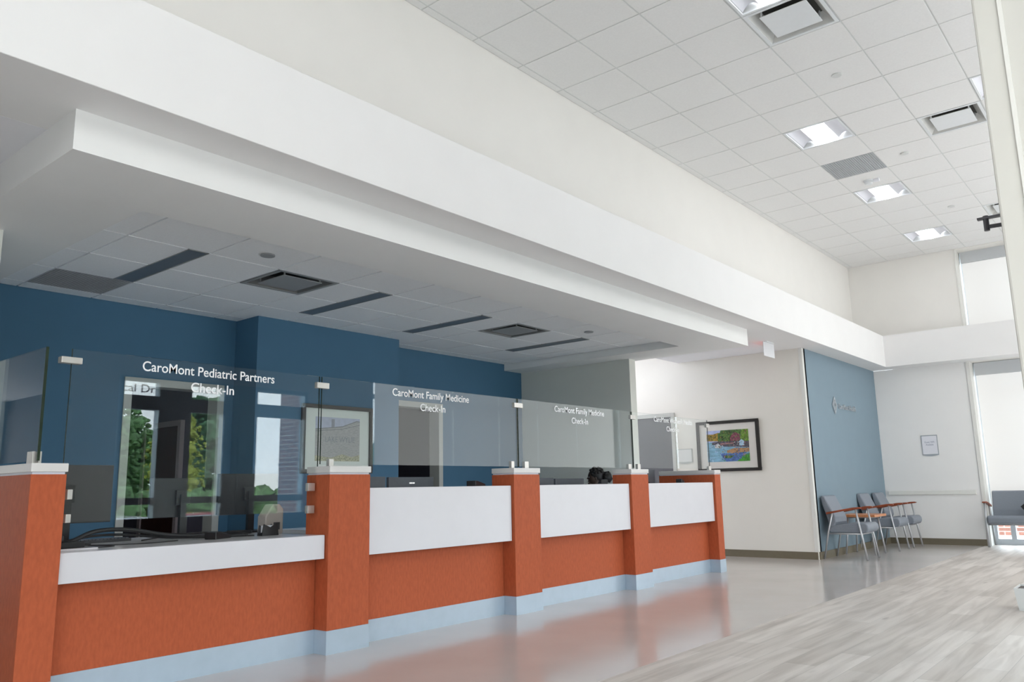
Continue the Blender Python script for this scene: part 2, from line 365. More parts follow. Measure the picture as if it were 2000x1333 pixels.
def troffer(c, label):
    x0, x1, y0, y1 = hc(*c); cx, cy = (x0 + x1) / 2, (y0 + y1) / 2; h = GU / 2 - 0.008
    t = thing('ceiling_light', (cx, cy, ZC), label, 'ceiling light', 'lit square ceiling lights in the high ceiling')
    f = MB()
    for a in ((-h, h, -h, -h + 0.02), (-h, h, h - 0.02, h), (-h, -h + 0.02, -h + 0.02, h - 0.02), (h - 0.02, h, -h + 0.02, h - 0.02)):
        f.box(a[0], a[1], a[2], a[3], -0.004, 0.012)
    f.build('frame', vent_wh, t)
    # curved side reflectors rising to either side of the central lens
    r = MB(); n = 8
    for s in (-1, 1):
        for i in range(n):
            u0, u1 = i / n, (i + 1) / n
            xa, xb = s * (0.125 + (h - 0.145) * u0), s * (0.125 + (h - 0.145) * u1)
            za, zb2 = 0.02 + 0.07 * math.sin(PI * u0) * 0.8, 0.02 + 0.07 * math.sin(PI * u1) * 0.8
            r.quad([(xa, -h + 0.02, za), (xb, -h + 0.02, zb2), (xb, h - 0.02, zb2), (xa, h - 0.02, za)])
    r.box(-h + 0.02, h - 0.02, -h + 0.02, h - 0.02, 0.1, 0.104)
    r.build('reflector', lamp_dim, t, smooth=True)
    l = MB(); n = 10; pts = []
    for i in range(n + 1):
        a = PI * i / n; pts.append((-0.125 * math.cos(a), 0.02 - 0.03 * math.sin(a)))
    pts += [(0.125, 0.06), (-0.125, 0.06)]
    l.prism(pts, 'y', -h + 0.03, h - 0.03)
    l.build('lens', lamp_on, t)
    return t
troffer((3, 0), 'lit square ceiling light at the top edge, touching the near air vent')
troffer((2, 5), 'nearest fully visible lit square ceiling light, before the grey return grille')
troffer((2, 9), 'lit square ceiling light beyond the grey grille, beside the detector')
troffer((2, 13), 'farthest lit square ceiling light, close to the far wall')
troffer((5, 5), 'lit square ceiling light cut off by the foreground wall at right')
for c in LIGHTS[5:]: troffer(c, 'lit square ceiling light out of view behind the foreground wall or overhead')

def diffuser(name, cx, cy, z, h, label, group, fm, pm, open_d=0.035):
    t = thing(name, (cx, cy, z), label, 'air vent', group)
    f = MB(); w = 0.03
    for a in ((-h, h, -h, -h + w), (-h, h, h - w, h), (-h, -h + w, -h + w, h - w), (h - w, h, -h + w, h - w)):
        f.box(a[0], a[1], a[2], a[3], -0.003, 0.008)
    f.build('frame', fm, t)
    th = MB(); a = h - w; b = h - 0.10
    for p, q in (((-a, -a), (a, -a)), ((a, -a), (a, a)), ((a, a), (-a, a)), ((-a, a), (-a, -a))):
        k = b / a
        th.quad([(p[0], p[1], 0.004), (q[0], q[1], 0.004), (q[0] * k, q[1] * k, 0.09), (p[0] * k, p[1] * k, 0.09)])
    th.build('throat_cone', MATS['throat_shade_grey'] if name == 'ceiling_vent' else MATS['throat_shade_dark'], t)
    MB().box(-b, b, -b, b, 0.088, 0.095).build('duct_shade_sheet', vent_dk, t)  # near-black sheet painted as the shade inside the duct
    MB().box(-h + 0.105, h - 0.105, -h + 0.105, h - 0.105, -0.004, 0.004).build('plaque_panel', pm, t, bevel=0.002)
    for sx in (-1, 1):
        for sy in (-1, 1): MB().box(sx * (h - 0.12) - 0.006, sx * (h - 0.12) + 0.006, sy * (h - 0.12) - 0.006, sy * (h - 0.12) + 0.006, 0.001, 0.089).build('hanger', fm, t)
    return t
for c, lb in zip(VENTS, ('square white ceiling air vent against the topmost ceiling light', 'square white ceiling air vent beside the foreground wall at right', 'small far square ceiling air vent above the black closer arm')):
    x0, x1, y0, y1 = hc(*c)
    diffuser('ceiling_vent', (x0 + x1) / 2, (y0 + y1) / 2, ZC, GU / 2 - 0.006, lb, 'square air vents in the high ceiling', vent_wh, vent_wh)
def grille(cx, cy, z, h, label, m):
    t = thing('return_grille', (cx, cy, z), label, 'air grille')
    MB().box(-h, h, -h, h, 0.006, 0.012).build('backing', m, t)
    s = MB(); n = 24
    for i in range(n):
        p = -h + 2 * h * (i + 0.5) / n; s.box(p - 0.0035, p + 0.0035, -h, h, -0.001, 0.006); s.box(-h, h, p - 0.0035, p + 0.0035, -0.0005, 0.006)
    s.build('eggcrate_core', m, t)
x0, x1, y0, y1 = hc(2, 7)
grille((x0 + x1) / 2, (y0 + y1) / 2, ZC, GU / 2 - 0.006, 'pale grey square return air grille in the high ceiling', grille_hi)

def disc(x, y, z, label, m, r=0.045, group='round sprinkler cover plates'):
    o = MB(); n = 20
    pts = [(r * math.cos(2 * PI * i / n), r * math.sin(2 * PI * i / n)) for i in range(n)]
    o.prism(pts, 'z', -0.012, 0.0)
    o.build('sprinkler_cover', m, None, bevel=0.003, label=label, cat='sprinkler cover', group=group, loc=(x, y, z))
disc(-2.073, 7.43, ZC, 'nearest round white sprinkler cover plate in the high ceiling', grid_m)
disc(-2.079, 9.87, ZC, 'round white sprinkler cover plate left of the right-hand air vent', grid_m)
disc(-2.083, 12.345, ZC, 'farthest round white sprinkler cover plate in the high ceiling', grid_m)
# smoke detector with strobe
t = thing('smoke_detector', (-2.67, 10.5, ZC), 'white ceiling smoke detector beside the lit light past the grille', 'smoke detector')
MB().prism([(0.06 * math.cos(2 * PI * i / 20), 0.06 * math.sin(2 * PI * i / 20)) for i in range(20)], 'z', -0.02, 0).build('base_plate', vent_wh, t)
MB().prism([(0.045 * math.cos(2 * PI * i / 20), 0.045 * math.sin(2 * PI * i / 20)) for i in range(20)], 'z', -0.05, -0.02).build('sensor_dome', vent_wh, t, bevel=0.008)
MB().box(0.06, 0.13, -0.02, 0.02, -0.035, 0).build('strobe_lens', paper, t, bevel=0.004)

# ------------------------------------------------------------------ walls and bulkheads
struct('wall_left_upper', B(-4.37, -4.27, -4, 14.78, 3.49, 5.0), wall_white, 'tall white wall above the bulkhead band')
struct('trim_1', B(-4.37, -3.71, -4, 14.85, 2.95, 3.49), bulk_white, 'white bulkhead band along the left side', bevel=0.004)
struct('trim_2', B(-3.71, 0.27, 14.45, 14.85, 2.95, 3.49), bulk_white, 'white bulkhead band along the far wall')
struct('wall_far_upper', MB().box(-4.37, -2.53, 14.78, 15.3, 3.5, 5.0).box(-2.53, 0.27, 14.78, 15.3, 3.49, 3.53).box(-2.53, 0.27, 14.85, 15.3, 2.95, 3.49).box(-2.53, 0.27, 14.78, 15.3, 4.85, 5.0), wall_white, 'upper far wall with window opening')
struct('wall_far', MB().box(-4.03, -2.53, 14.85, 15.3, 0, 2.95), mat('wall_far_paint', (0.82, 0.81, 0.80), 0.7, noise=0.01, nscale=3), 'pale grey far wall')
struct('wall_accent', B(-4.4, -4.03, 11.40, 15.3, 0, 2.95), accent_blue, 'light blue accent wall')
struct('wall_corridor', MB().box(-14, -4.03, 11.38, 11.5, 0, 3.3), wall_cream, 'cream wall facing the check-in desks')
struct('trim_3', B(-4.075, -4.022, 11.365, 11.43, 0.1, 2.95), trim_cream, 'white corner guard between cream and blue walls', bevel=0.003)
struct('ceiling_soffit', MB().box(-18, -4.37, -4, 1.483, 2.95, 3.05).box(-7.62, -4.37, 1.483, 9.0, 2.95, 3.05).box(-6.0, -4.37, 9.0, 11.38, 2.95, 3.3), soffit_m, 'grey painted soffit ceiling')
struct('ceiling_corridor', MB().box(-14, -6.0, 9.0, 11.5, 3.3, 3.4), soffit_m, 'raised ceiling of side corridor')
# canopy over the counters
cz = 2.737
struct('trim_4', MB().box(-4.64, -4.01, 1.483, 9.47, cz, 2.95).box(-14, -4.64, 1.483, 2.13, cz, 2.95).box(-7.62, -4.64, 8.85, 9.47, cz, 2.95), canopy_m, 'dropped canopy over the check-in counters')
lx = [-5.44 + 0.6105 * k for k in range(-4, 3)]; ly = [2.415 + 0.6105 * k for k in range(-1, 12)]
lskip = [(-6.05, -5.44, 3.64, 4.26), (-6.05, -5.44, 6.68, 7.30), (-7.27, -6.66, 2.415, 3.025)]
tc_o = tile_ceiling('ceiling_canopy', 2.83, lx, ly, -7.48, -4.64, 2.13, 8.85, lskip, tile_low, grid_lo, gap=0.016, drop=0.008, label='tile ceiling recessed in the canopy', top=0.1)
for (x, y, lb) in ((-6.05, 2.94, 'leftmost dark linear light in the canopy, nearest the camera'), (-6.05, 4.775, 'dark linear canopy light between the two canopy vents, left one'), (-6.05, 6.175, 'dark linear canopy light just left of the far canopy vent'), (-6.05, 7.99, 'farthest dark linear canopy light, beyond the far canopy vent')):
    t = thing('linear_light', (x, y, 2.83), lb, 'ceiling light', 'unlit linear lights in the canopy ceiling')
    f = MB(); a, b = 0.61, 0.08
    f.box(-a, a, -b, -b + 0.008, -0.004, 0.012).box(-a, a, b - 0.008, b, -0.004, 0.012).box(-a, -a + 0.008, -b, b, -0.004, 0.012).box(a - 0.008, a, -b, b, -0.004, 0.012)
    f.build('housing', vent_gr, t)
    MB().box(-a + 0.008, a - 0.008, -b + 0.008, b - 0.008, -0.001, 0.003).build('lens', lin_light, t)
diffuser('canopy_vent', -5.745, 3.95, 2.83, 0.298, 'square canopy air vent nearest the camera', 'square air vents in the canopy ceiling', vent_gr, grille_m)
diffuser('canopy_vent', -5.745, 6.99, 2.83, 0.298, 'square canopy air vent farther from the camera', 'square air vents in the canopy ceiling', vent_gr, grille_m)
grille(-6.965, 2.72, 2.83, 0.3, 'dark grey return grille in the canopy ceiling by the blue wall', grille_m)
disc(-5.154, 3.339, 2.83, 'round grey sprinkler cover in the canopy, nearest the camera', grille_m, 0.055, 'round sprinkler covers in the canopy ceiling')
disc(-5.157, 7.643, 2.83, 'round grey sprinkler cover in the canopy, farther away', grille_m, 0.055, 'round sprinkler covers in the canopy ceiling')

# office walls behind the counters
XB = -7.48
wb_ = MB()
wb_.box(XB - 0.15, XB, 1.55, 3.44, 0, 2.95).box(XB - 0.15, XB, 4.33, 6.62, 0, 2.95).box(XB - 0.15, XB, 7.50, 9.39, 0, 2.95)
wb_.box(XB - 0.15, XB, 3.44, 4.33, 2.08, 2.95).box(XB - 0.15, XB, 6.62, 7.50, 2.10, 2.95)
struct('wall_office', wb_, office_blue, 'dark blue office wall behind the counters')
struct('wall_office_bump', B(XB, -7.07, 4.5, 6.42, 0, 2.84), office_blue, 'dark blue column bump on the office wall')
struct('wall_partition', B(XB, -5.6, 9.24, 9.39, 0, 2.95), grey_wall, 'grey partition wall at the end of the counters')
struct('wall_wing', B(XB, -5.62, 1.55, 1.71, 0, 2.95), grey_wall, 'wing wall at the near end of the office')
for (ya, yb, zt, n) in ((3.44, 4.33, 2.08, 1), (6.62, 7.50, 2.10, 2)):
    f = MB(); w = 0.06
    f.box(XB - 0.16, XB + 0.015, ya - w, ya + 0.012, 0, zt + w).box(XB - 0.16, XB + 0.015, yb - 0.012, yb + w, 0, zt + w).box(XB - 0.16, XB + 0.015, ya + 0.012, yb - 0.012, zt - 0.012, zt + w)
    struct('door_%d' % n, f, frame_cream, 'cream metal door frame in the blue office wall', bevel=0.002)
# rooms behind the two doorways
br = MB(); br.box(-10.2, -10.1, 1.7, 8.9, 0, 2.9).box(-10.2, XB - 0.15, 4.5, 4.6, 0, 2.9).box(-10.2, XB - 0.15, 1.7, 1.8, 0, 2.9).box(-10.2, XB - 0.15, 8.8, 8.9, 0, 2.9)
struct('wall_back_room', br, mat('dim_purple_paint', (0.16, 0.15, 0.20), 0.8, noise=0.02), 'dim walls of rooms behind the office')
t = thing('door_3', (-8.82, 4.5, 0), None, None); t['kind'] = 'structure'
MB().box(-0.42, 0.33, -0.03, -0.005, 0, 1.80).build('door_leaf', brownm, t)
MB().box(-0.48, -0.42, -0.05, 0, 0, 1.86).box(0.33, 0.39, -0.05, 0, 0, 1.86).box(-0.42, 0.33, -0.05, 0, 1.80, 1.86).build('door_frame', mat('pinkish_frame', (0.55, 0.47, 0.48), 0.5, noise=0.01), t)
struct('baseboard_office', MB().box(XB, XB + 0.012, 1.71, 3.37, 0, 0.1).box(XB, XB + 0.012, 7.57, 9.24, 0, 0.1), base_olive)
struct('ceiling_back_room', B(-10.2, XB - 0.15, 1.7, 8.9, 2.85, 2.95), soffit_m, 'ceiling of the rooms behind the office')
t = MB().box(-0.035, 0.035, -0.012, 0, -0.06, 0.06).build('light_switch', metal, None, label='small grey switch plate on side of the blue wall bump', cat='light switch', loc=(-7.27, 4.498, 1.18), bevel=0.002)

# rear parts of the hall (seen only in reflections)
struct('wall_rear', MB().box(-14, -4.2, -4.1, -4, 0, 5.0).box(-4.2, -0.2, -4.1, -4, 0, 3.3).box(-4.2, 0.27, -4.1, -4, 4.7, 5.0).box(-0.2, 0.27, -4.1, -4, 0, 5.0), wall_white, 'white rear wall')
struct('wall_left_end', MB().box(-18.1, -18, -2.6, -2.2, 0, 3.3).box(-18.1, -18, 1.2, 11.5, 0, 3.3).box(-18.1, -18, -2.2, 1.2, 2.8, 3.3), taupe, 'taupe wall at the end of the left corridor')
struct('wall_left_rear', B(-18, -4.37, -2.6, -2.5, 0, 2.95), taupe, 'taupe wall of the left corridor')
tag(MB().box(-18.06, -18.05, -2.2, 1.2, 0, 2.8).build('window_10', win_glass), 'end window of the left corridor', kind='structure')
struct('wall_far_left', B(-18, XB, 1.55, 1.60, 0, 2.95), taupe, 'taupe corridor wall')

# cream / far baseboards, crash rail
struct('baseboard_corridor', B(-14, -4.04, 11.366, 11.38, 0, 0.1), base_olive, 'olive baseboard under the cream wall')
struct('baseboard_accent', B(-4.03, -4.016, 11.40, 14.85, 0, 0.1), base_olive, 'olive baseboard under the blue wall')
struct('baseboard_far', B(-4.016, -2.53, 14.836, 14.85, 0, 0.1), base_olive, 'olive baseboard under the far wall')
struct('trim_5', MB().box(-3.98, -2.65, 14.825, 14.85, 0.805, 0.875), trim_cream, 'cream crash rail on the far wall', bevel=0.006)
struct('trim_6', MB().box(-2.585, -2.525, 14.835, 15.2, 0.0, 2.95), trim_cream, 'cream jamb at the tall far window', bevel=0.003)
struct('trim_7', MB().box(-2.55, -2.525, 14.77, 15.2, 3.53, 4.85), trim_cream, 'cream jamb at the high far window', bevel=0.003)

# foreground wall end at the right
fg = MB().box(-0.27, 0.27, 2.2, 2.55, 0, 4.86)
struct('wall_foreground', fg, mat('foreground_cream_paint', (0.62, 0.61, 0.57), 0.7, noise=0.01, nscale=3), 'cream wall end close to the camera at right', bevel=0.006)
struct('trim_8', MB().box(-0.215, -0.205, 2.194, 2.2, 0, 4.86), trim_cream, 'thin control joint on the foreground wall')

# ------------------------------------------------------------------ far windows (tall lower, high upper)
def window_x(name, x0, x1, y, z0, z1, xs, zs, label):
    t = thing(name, (0, 0, 0), None, None); t['kind'] = 'structure'; t['label'] = label
    f = MB(); w = 0.05
    f.box(x0, x1, y, y + 0.1, z0, z0 + 0.09).box(x0, x1, y, y + 0.1, z1 - w, z1).box(x0, x0 + w, y, y + 0.1, z0 + 0.09, z1 - w).box(x1 - w, x1, y, y + 0.1, z0 + 0.09, z1 - w)
    for x in xs: f.box(x - 0.035, x + 0.035, y, y + 0.1, z0 + 0.09, z1 - w)
    ed = [x0 + w] + [v for x in xs for v in (x - 0.035, x + 0.035)] + [x1 - w]
    for z in zs:
        for i in range(0, len(ed), 2): f.box(ed[i], ed[i + 1], y, y + 0.1, z - 0.03, z + 0.03)
    f.build('window_frame', alum_lt, t)
    MB().box(x0 + w, x1 - w, y + 0.045, y + 0.055, z0 + 0.09, z1 - w).build('pane', win_glass, t)
    return t
window_x('window_1', -2.53, 0.27, 15.2, 0.0, 2.95, (-2.26, -1.35, -0.45), (0.93, 2.5), 'tall far window')
window_x('window_2', -2.53, 0.27, 15.2, 3.53, 4.85, (-2.26, -1.35, -0.45), (), 'high far window')
window_x('added_window_9', -4.2, -0.2, -4.15, 3.3, 4.7, (-3.2, -2.2, -1.2), (), 'added high rear windows, unseen, giving light from behind')  # unseen windows added to light the foreground wall end from behind
def shade(loc_axis, a0, a1, c, z0, z1, label, group, vz=0.2, top=None, vm=None):
    # loc_axis 'y': shade lies in the plane Y = c spanning x; 'x': plane X = c spanning y
    top = top if top else z1 + vz
    if loc_axis == 'y':
        t = thing('roller_shade', ((a0 + a1) / 2, c, z0), label, 'window shade', group); h = (a1 - a0) / 2
        MB().box(-h, h, 0, 0.003, 0, z1 - z0 + 0.02).build('shade_fabric', shade_far if c > 10 else shade_m, t)
        MB().box(-h, h, -0.008, 0.011, -0.02, 0.0).build('hem_bar', vent_wh, t)
        MB().box(-h - 0.005, h + 0.005, -0.05, 0.03, z1 - z0, top - z0).build('valance', vm or grille_hi, t)
    else:
        t = thing('roller_shade', (c, (a0 + a1) / 2, z0), label, 'window shade', group); h = (a1 - a0) / 2
        MB().box(-0.003, 0, -h, h, 0, z1 - z0 + 0.02).build('shade_fabric', shade_m, t)
        MB().box(-0.011, 0.008, -h, h, -0.02, 0.0).build('hem_bar', vent_wh, t)
        MB().box(-0.05, 0.03, -h - 0.005, h + 0.005, z1 - z0, top - z0).build('valance', vm or grille_hi, t)
    return t
shade('x', -2.19, 1.19, -17.98, 0.1, 2.7, 'white roller shade at the end of the left corridor, out of view', 'roller shades at the corridor end', top=2.8)
shade('y', -2.50, -1.15, 15.12, 0.50, 2.74, 'white roller shade on the tall far window behind the wide bench', 'roller shades on the far windows', top=2.945)
shade('y', -1.13, 0.24, 15.12, 0.50, 2.74, 'white roller shade of the tall far window next to the corner, out of view', 'roller shades on the far windows', top=2.945)
for (a_, b_) in ((-4.18, -2.2), (-2.2, -0.22)):
    shade('y', a_ + 0.012, b_ - 0.012, -3.98, 3.32, 4.55, 'added glowing white roller shade on the high rear windows, out of view', 'added high roller shades on the rear windows', top=4.69)
shade('y', -2.50, -1.15, 15.10, 3.55, 4.66, 'white roller shade on the high far window above the band', 'roller shades on the far windows', top=4.85)
shade('y', -1.13, 0.24, 15.10, 3.55, 4.66, 'white roller shade of the high far window next to the corner, out of view', 'roller shades on the far windows', top=4.85)

# ------------------------------------------------------------------ right side: glazed wall
XR = 0.27
wr = MB()
wr.box(XR, XR + 0.2, -4, 3.0, 2.95, 3.5).box(XR, XR + 0.2, -4, 3.0, 4.85, 5.0).box(XR, XR + 0.2, -4, -3.5, 0, 2.95).box(XR, XR + 0.2, 2.0, 3.0, 0, 2.95).box(XR, XR + 0.2, -4, -3.5, 3.5, 4.85).box(XR, XR + 0.2, 2.6, 3.0, 3.5, 4.85).box(XR, XR + 0.2, 3.55, 4.24, 0, 2.95).box(XR, XR + 0.2, 3.0, 3.55, 2.2, 2.95).box(XR, XR + 0.2, 4.24, 6.92, 2.46, 2.95)
wr.box(XR, XR + 0.2, 3.0, 15.3, 2.95, 3.5).box(XR, XR + 0.2, 3.0, 15.3, 4.85, 5.0)
wr.box(XR, XR + 0.2, 6.92, 8.10, 0, 2.95).box(XR, XR + 0.2, 14.9, 15.3, 0, 2.95).box(XR, XR + 0.2, 14.9, 15.3, 3.5, 4.85)
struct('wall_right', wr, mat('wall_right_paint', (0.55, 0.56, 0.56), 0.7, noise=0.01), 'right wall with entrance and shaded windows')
def window_y(name, y0, y1, x, z0, z1, ys, zs, label, fm=alum, glass_on=True):
    t = thing(name, (0, 0, 0), None, None); t['kind'] = 'structure'; t['label'] = label
    f = MB(); w = 0.05
    f.box(x, x + 0.12, y0, y1, z0, z0 + 0.08).box(x, x + 0.12, y0, y1, z1 - w, z1).box(x, x + 0.12, y0, y0 + w, z0 + 0.08, z1 - w).box(x, x + 0.12, y1 - w, y1, z0 + 0.08, z1 - w)
    for y, hw in ys: f.box(x, x + 0.12, y - hw, y + hw, z0 + 0.08, z1 - w)
    cuts = [y0 + w]
    for y, hw in ys: cuts += [y - hw, y + hw]
    cuts.append(y1 - w)
    for z, hz in zs:
        for i in range(0, len(cuts), 2): f.box(x + 0.002, x + 0.118, cuts[i], cuts[i + 1], z - hz, z + hz)
    f.build('window_frame', fm, t)
    MB().box(x + 0.055, x + 0.062, y0 + w, y1 - w, z0 + 0.08, z1 - w).build('pane', win_glass, t)
    return t
window_y('window_3', 4.27, 6.92, XR + 0.03, 0, 2.46, ((4.96, 0.21), (5.725, 0.105), (5.98, 0.13)), ((2.152, 0.083), (0.98, 0.04)), 'entrance glazing with dark frames')
window_y('window_4', 8.10, 14.9, XR + 0.05, 0, 2.95, ((9.86, 0.035), (11.06, 0.035), (12.2, 0.035), (13.5, 0.035)), ((2.5, 0.03), (0.93, 0.03)), 'shaded windows of the right wall')
window_y('window_5', 3.0, 14.9, XR + 0.05, 3.5, 4.85, ((5, 0.035), (7, 0.035), (9, 0.035), (11, 0.035), (13, 0.035)), (), 'high windows of the right wall')
window_y('added_window_6', -3.5, 2.0, XR + 0.05, 0, 2.95, ((-1.7, 0.035), (0.2, 0.035)), ((2.5, 0.03), (0.93, 0.03)), 'added windows beside the camera, unseen, giving near light')  # unseen windows added to brighten the near end of the hall
window_y('added_window_7', -3.5, 2.6, XR + 0.05, 3.5, 4.85, ((-1.5, 0.035), (0.5, 0.035)), (), 'added high windows beside the camera, unseen, giving near light')  # unseen upper row, also added to lift the near light
for (a_, b_, c_) in ((-3.48, -1.7, 1.6), (-1.7, 0.2, 1.2), (0.2, 1.98, 0.3)):  # two bays partly bare, so more sky light reaches the near counter
    shade('x', a_ + 0.012, b_ - 0.012, XR - 0.01, c_, 2.70, 'added glowing white roller shade beside the camera, out of direct view', 'added roller shades beside the camera', top=2.94)
for (a_, b_) in ((-3.48, -1.5), (-1.5, 0.5), (0.5, 2.58)):
    shade('x', a_ + 0.012, b_ - 0.012, XR - 0.01, 3.52, 4.72, 'added glowing white roller shade high beside the camera, out of direct view', 'added high roller shades beside the camera', top=4.84)
bounds = [8.12, 9.86, 11.06, 12.2, 13.5, 14.88]
for i in range(5):
    shade('x', bounds[i] + 0.004, bounds[i + 1] - 0.004, XR - 0.01, 0.3, 2.86, 'white roller shade on the right-hand window wall, out of direct view', 'roller shades on the right window wall', top=2.94, vm=alum_lt)
hb = [3.05, 5, 7, 9, 11, 13, 14.88]
for i in range(6):
    shade('x', hb[i] + 0.012, hb[i + 1] - 0.012, XR - 0.01, 3.52, 4.72, 'white roller shade on the high right-hand windows, out of direct view', 'roller shades on the high right windows', top=4.84)
t = thing('door_4', (0, 0, 0), None, None); t['kind'] = 'structure'
MB().box(XR + 0.03, XR + 0.08, 3.02, 3.53, 0, 2.18).build('door_leaf', alum, t)
text_mesh('address_lettering', 'cal Dr', 0.14, mat('blue_grey_letters', (0.10, 0.16, 0.24), 0.6, noise=0.01), None, width=0.40, loc=(XR + 0.13, 4.54, 2.285), label='blue-grey address letters on the entrance transom, mirrored in the glass', cat='lettering', ext=0.001)
# door closer arm
t = thing('door_closer', (XR + 0.02, 3.42, 2.03), 'black double-arm door closer sticking out past the foreground wall', 'door closer')
MB().box(-0.07, 0.01, -0.12, 0.16, -0.03, 0.04).build('closer_body', black_pl, t, bevel=0.004)
m_arm = mat('dark_steel', (0.09, 0.09, 0.10), 0.4, metal=0.6, noise=0.03)
MB().box(-0.785, 0.0, -0.010, 0.010, -0.004, 0.004).build('upper_arm', m_arm, t).rotation_euler = (0, 0, 0.0)
a2 = MB().tube([(-0.76, -0.0, -0.035), (0.0, 0.10, -0.035)], 0.008, 8).build('forearm', m_arm, t)
MB().tube([(-0.757, 0, 0.008), (-0.757, 0, -0.05)], 0.010, 12).build('elbow_pivot', m_arm, t)

# ------------------------------------------------------------------ check-in counter
XP = -4.468
def pillar(y0, y1, xb, label):
    t = thing('counter_pillar', (0, 0, 0), label, 'counter pillar', 'orange laminate pillars of the check-in counter')
    t.location = ((XP + xb) / 2, (y0 + y1) / 2, 0); o = t.location.copy()
    MB().box(xb, XP, y0, y1, 0.15, 1.165).build('body', laminate, t, off=o, bevel=0.0015)
    MB().box(xb, XP + 0.004, y0 - 0.004, y1 + 0.004, 0, 0.15).build('base', kick, t, off=o)
    MB().box(xb + 0.006, XP - 0.007, y0 + 0.007, y1 - 0.007, 1.165, 1.177).build('reveal_strip', mat('reveal_strip_pale', (0.7, 0.72, 0.8), 0.4, noise=0.01) if 'reveal_strip_pale' not in MATS else MATS['reveal_strip_pale'], t, off=o)
    MB().box(xb - 0.0, XP + 0.006, y0 - 0.004, y1 + 0.004, 1.177, 1.221).build('cap', cap_white, t, off=o, bevel=0.003)
    return t
pillar(1.587, 1.757, -5.61, 'orange pillar and half wall nearest the camera at the left edge')
pillar(3.435, 3.79, -4.72, 'orange pillar between the low counter and the first tall counter')
pillar(5.39, 5.75, -4.72, 'middle orange pillar, third from the camera')
pillar(7.31, 7.655, -4.70, 'orange pillar in front of the seated person, fourth from the camera')
pillar(9.25, 9.405, -5.24, 'farthest orange pillar beside the cream wall')
def counter(y0, y1, zt, label, low=False):
    y0 += 0.005; y1 -= 0.005
    t = thing('reception_counter', (-4.7, (y0 + y1) / 2, 0), label, 'counter', 'white and orange check-in counter sections'); o = t.location.copy()
    MB().box(-4.66, -4.60, y0, y1, 0.15, zt - 0.02).build('front_panel', laminate, t, off=o)
    MB().box(-4.66, -4.594, y0, y1, 0, 0.15).build('base', kick, t, off=o)
    if low:
        MB().box(-5.62, -4.505, y0, y1, zt - 0.03, zt).build('worktop', worktop_m, t, off=o, bevel=0.002)
        MB().box(-4.60, -4.495, y0, y1 - 0.004, 0.61, zt - 0.001).build('fascia', solid_white, t, off=o, bevel=0.0025)
    else:
        MB().box(-4.76, -4.505, y0, y1, zt - 0.03, zt).build('transaction_top', solid_white, t, off=o, bevel=0.002)
        MB().box(-4.60, -4.495, y0, y1 - 0.004, 0.607, zt - 0.001).build('fascia', solid_white, t, off=o, bevel=0.0025)
counter(1.757, 3.435, 0.765, 'low wheelchair-height check-in counter section with cables on top', True)
counter(3.79, 5.39, 1.071, 'first tall white-fronted counter section, under the family medicine glass at left')
counter(5.75, 7.31, 1.071, 'middle tall white-fronted counter section, in front of the seated person')
counter(7.655, 9.25, 1.071, 'shortest-looking tall white-fronted counter section at the far end')
for (y0, y1, lb) in ((3.80, 5.38, 'pale staff desk hidden behind the first tall counter'), (5.76, 7.30, 'pale staff desk hidden behind the middle tall counter'), (7.66, 9.22, 'pale staff desk hidden behind the far tall counter')):
    t = thing('staff_desk', (-5.24, (y0 + y1) / 2, 0), lb, 'desk', 'staff desks behind the tall counters'); h_ = (y1 - y0) / 2
    MB().box(-0.38, 0.42, -h_, h_, 0.735, 0.765).build('desk_top', worktop_m, t, bevel=0.002)
    for s in (-1, 1): MB().box(-0.30, 0.38, s * (h_ - 0.03) - 0.015, s * (h_ - 0.03) + 0.015, 0, 0.735).build('side_panel', beige_pl, t)

# ------------------------------------------------------------------ glass screens
XG = -4.62
def clip(t, o, y0, y1, z0, z1, name='glass_clip'):
    MB().box(XG - 0.014, XG + 0.018, y0, y1, z0, z1).build(name, metal, t, off=o, bevel=0.003)
def screen(y0, y1, z0, z1, label, txt, ty, clips):
    t = thing('glass_screen', (XG, (y0 + y1) / 2, z0), label, 'glass screen', 'glass privacy screens above the counter'); o = t.location.copy()
    MB().box(XG - 0.005, XG + 0.005, y0, y1, z0, z1).build('pane', glass, t, off=o)
    MB().box(XG - 0.005, XG + 0.005, y0 - 0.0015, y0, z0, z1).build('polished_edge', green_edge, t, off=o)
    MB().box(XG - 0.005, XG + 0.005, y1, y1 + 0.0015, z0, z1).build('polished_edge', green_edge, t, off=o)
    for c in clips: clip(t, o, *c)
    l1, l2 = txt
    for (s, yc, wd, zb, sz) in ((l1, ty[0], ty[1], 1.768, 0.082), (l2, ty[2], ty[3], 1.668, 0.082)):
        text_mesh('lettering', s, sz, white_vinyl, t, width=wd, loc=(XG + 0.0065 - o.x, yc - o.y, zb - o.z), ext=0.0005, bold=0.0006, label='white vinyl lettering')
    return t
screen(1.795, 3.445, 0.918, 1.85, 'tall glass screen lettered Pediatric Partners, above the low counter', ('CaroMont Pediatric Partners', 'Check-In'), (2.63, 0.89, 2.635, 0.29),
       [(1.82, 1.847, 1.035, 1.088), (1.82, 1.847, 0.913, 0.958), (3.36, 3.417, 1.056, 1.11), (3.36, 3.417, 0.907, 0.96)])
screen(3.467, 5.63, 1.238, 1.85, 'glass screen lettered Family Medicine nearest the blue-framed picture', ('CaroMont Family Medicine', 'Check-In'), (4.555, 0.86, 4.56, 0.28),
       [(3.53, 3.572, 1.221, 1.276), (5.522, 5.563, 1.221, 1.285), (3.415, 3.52, 1.766, 1.808)])
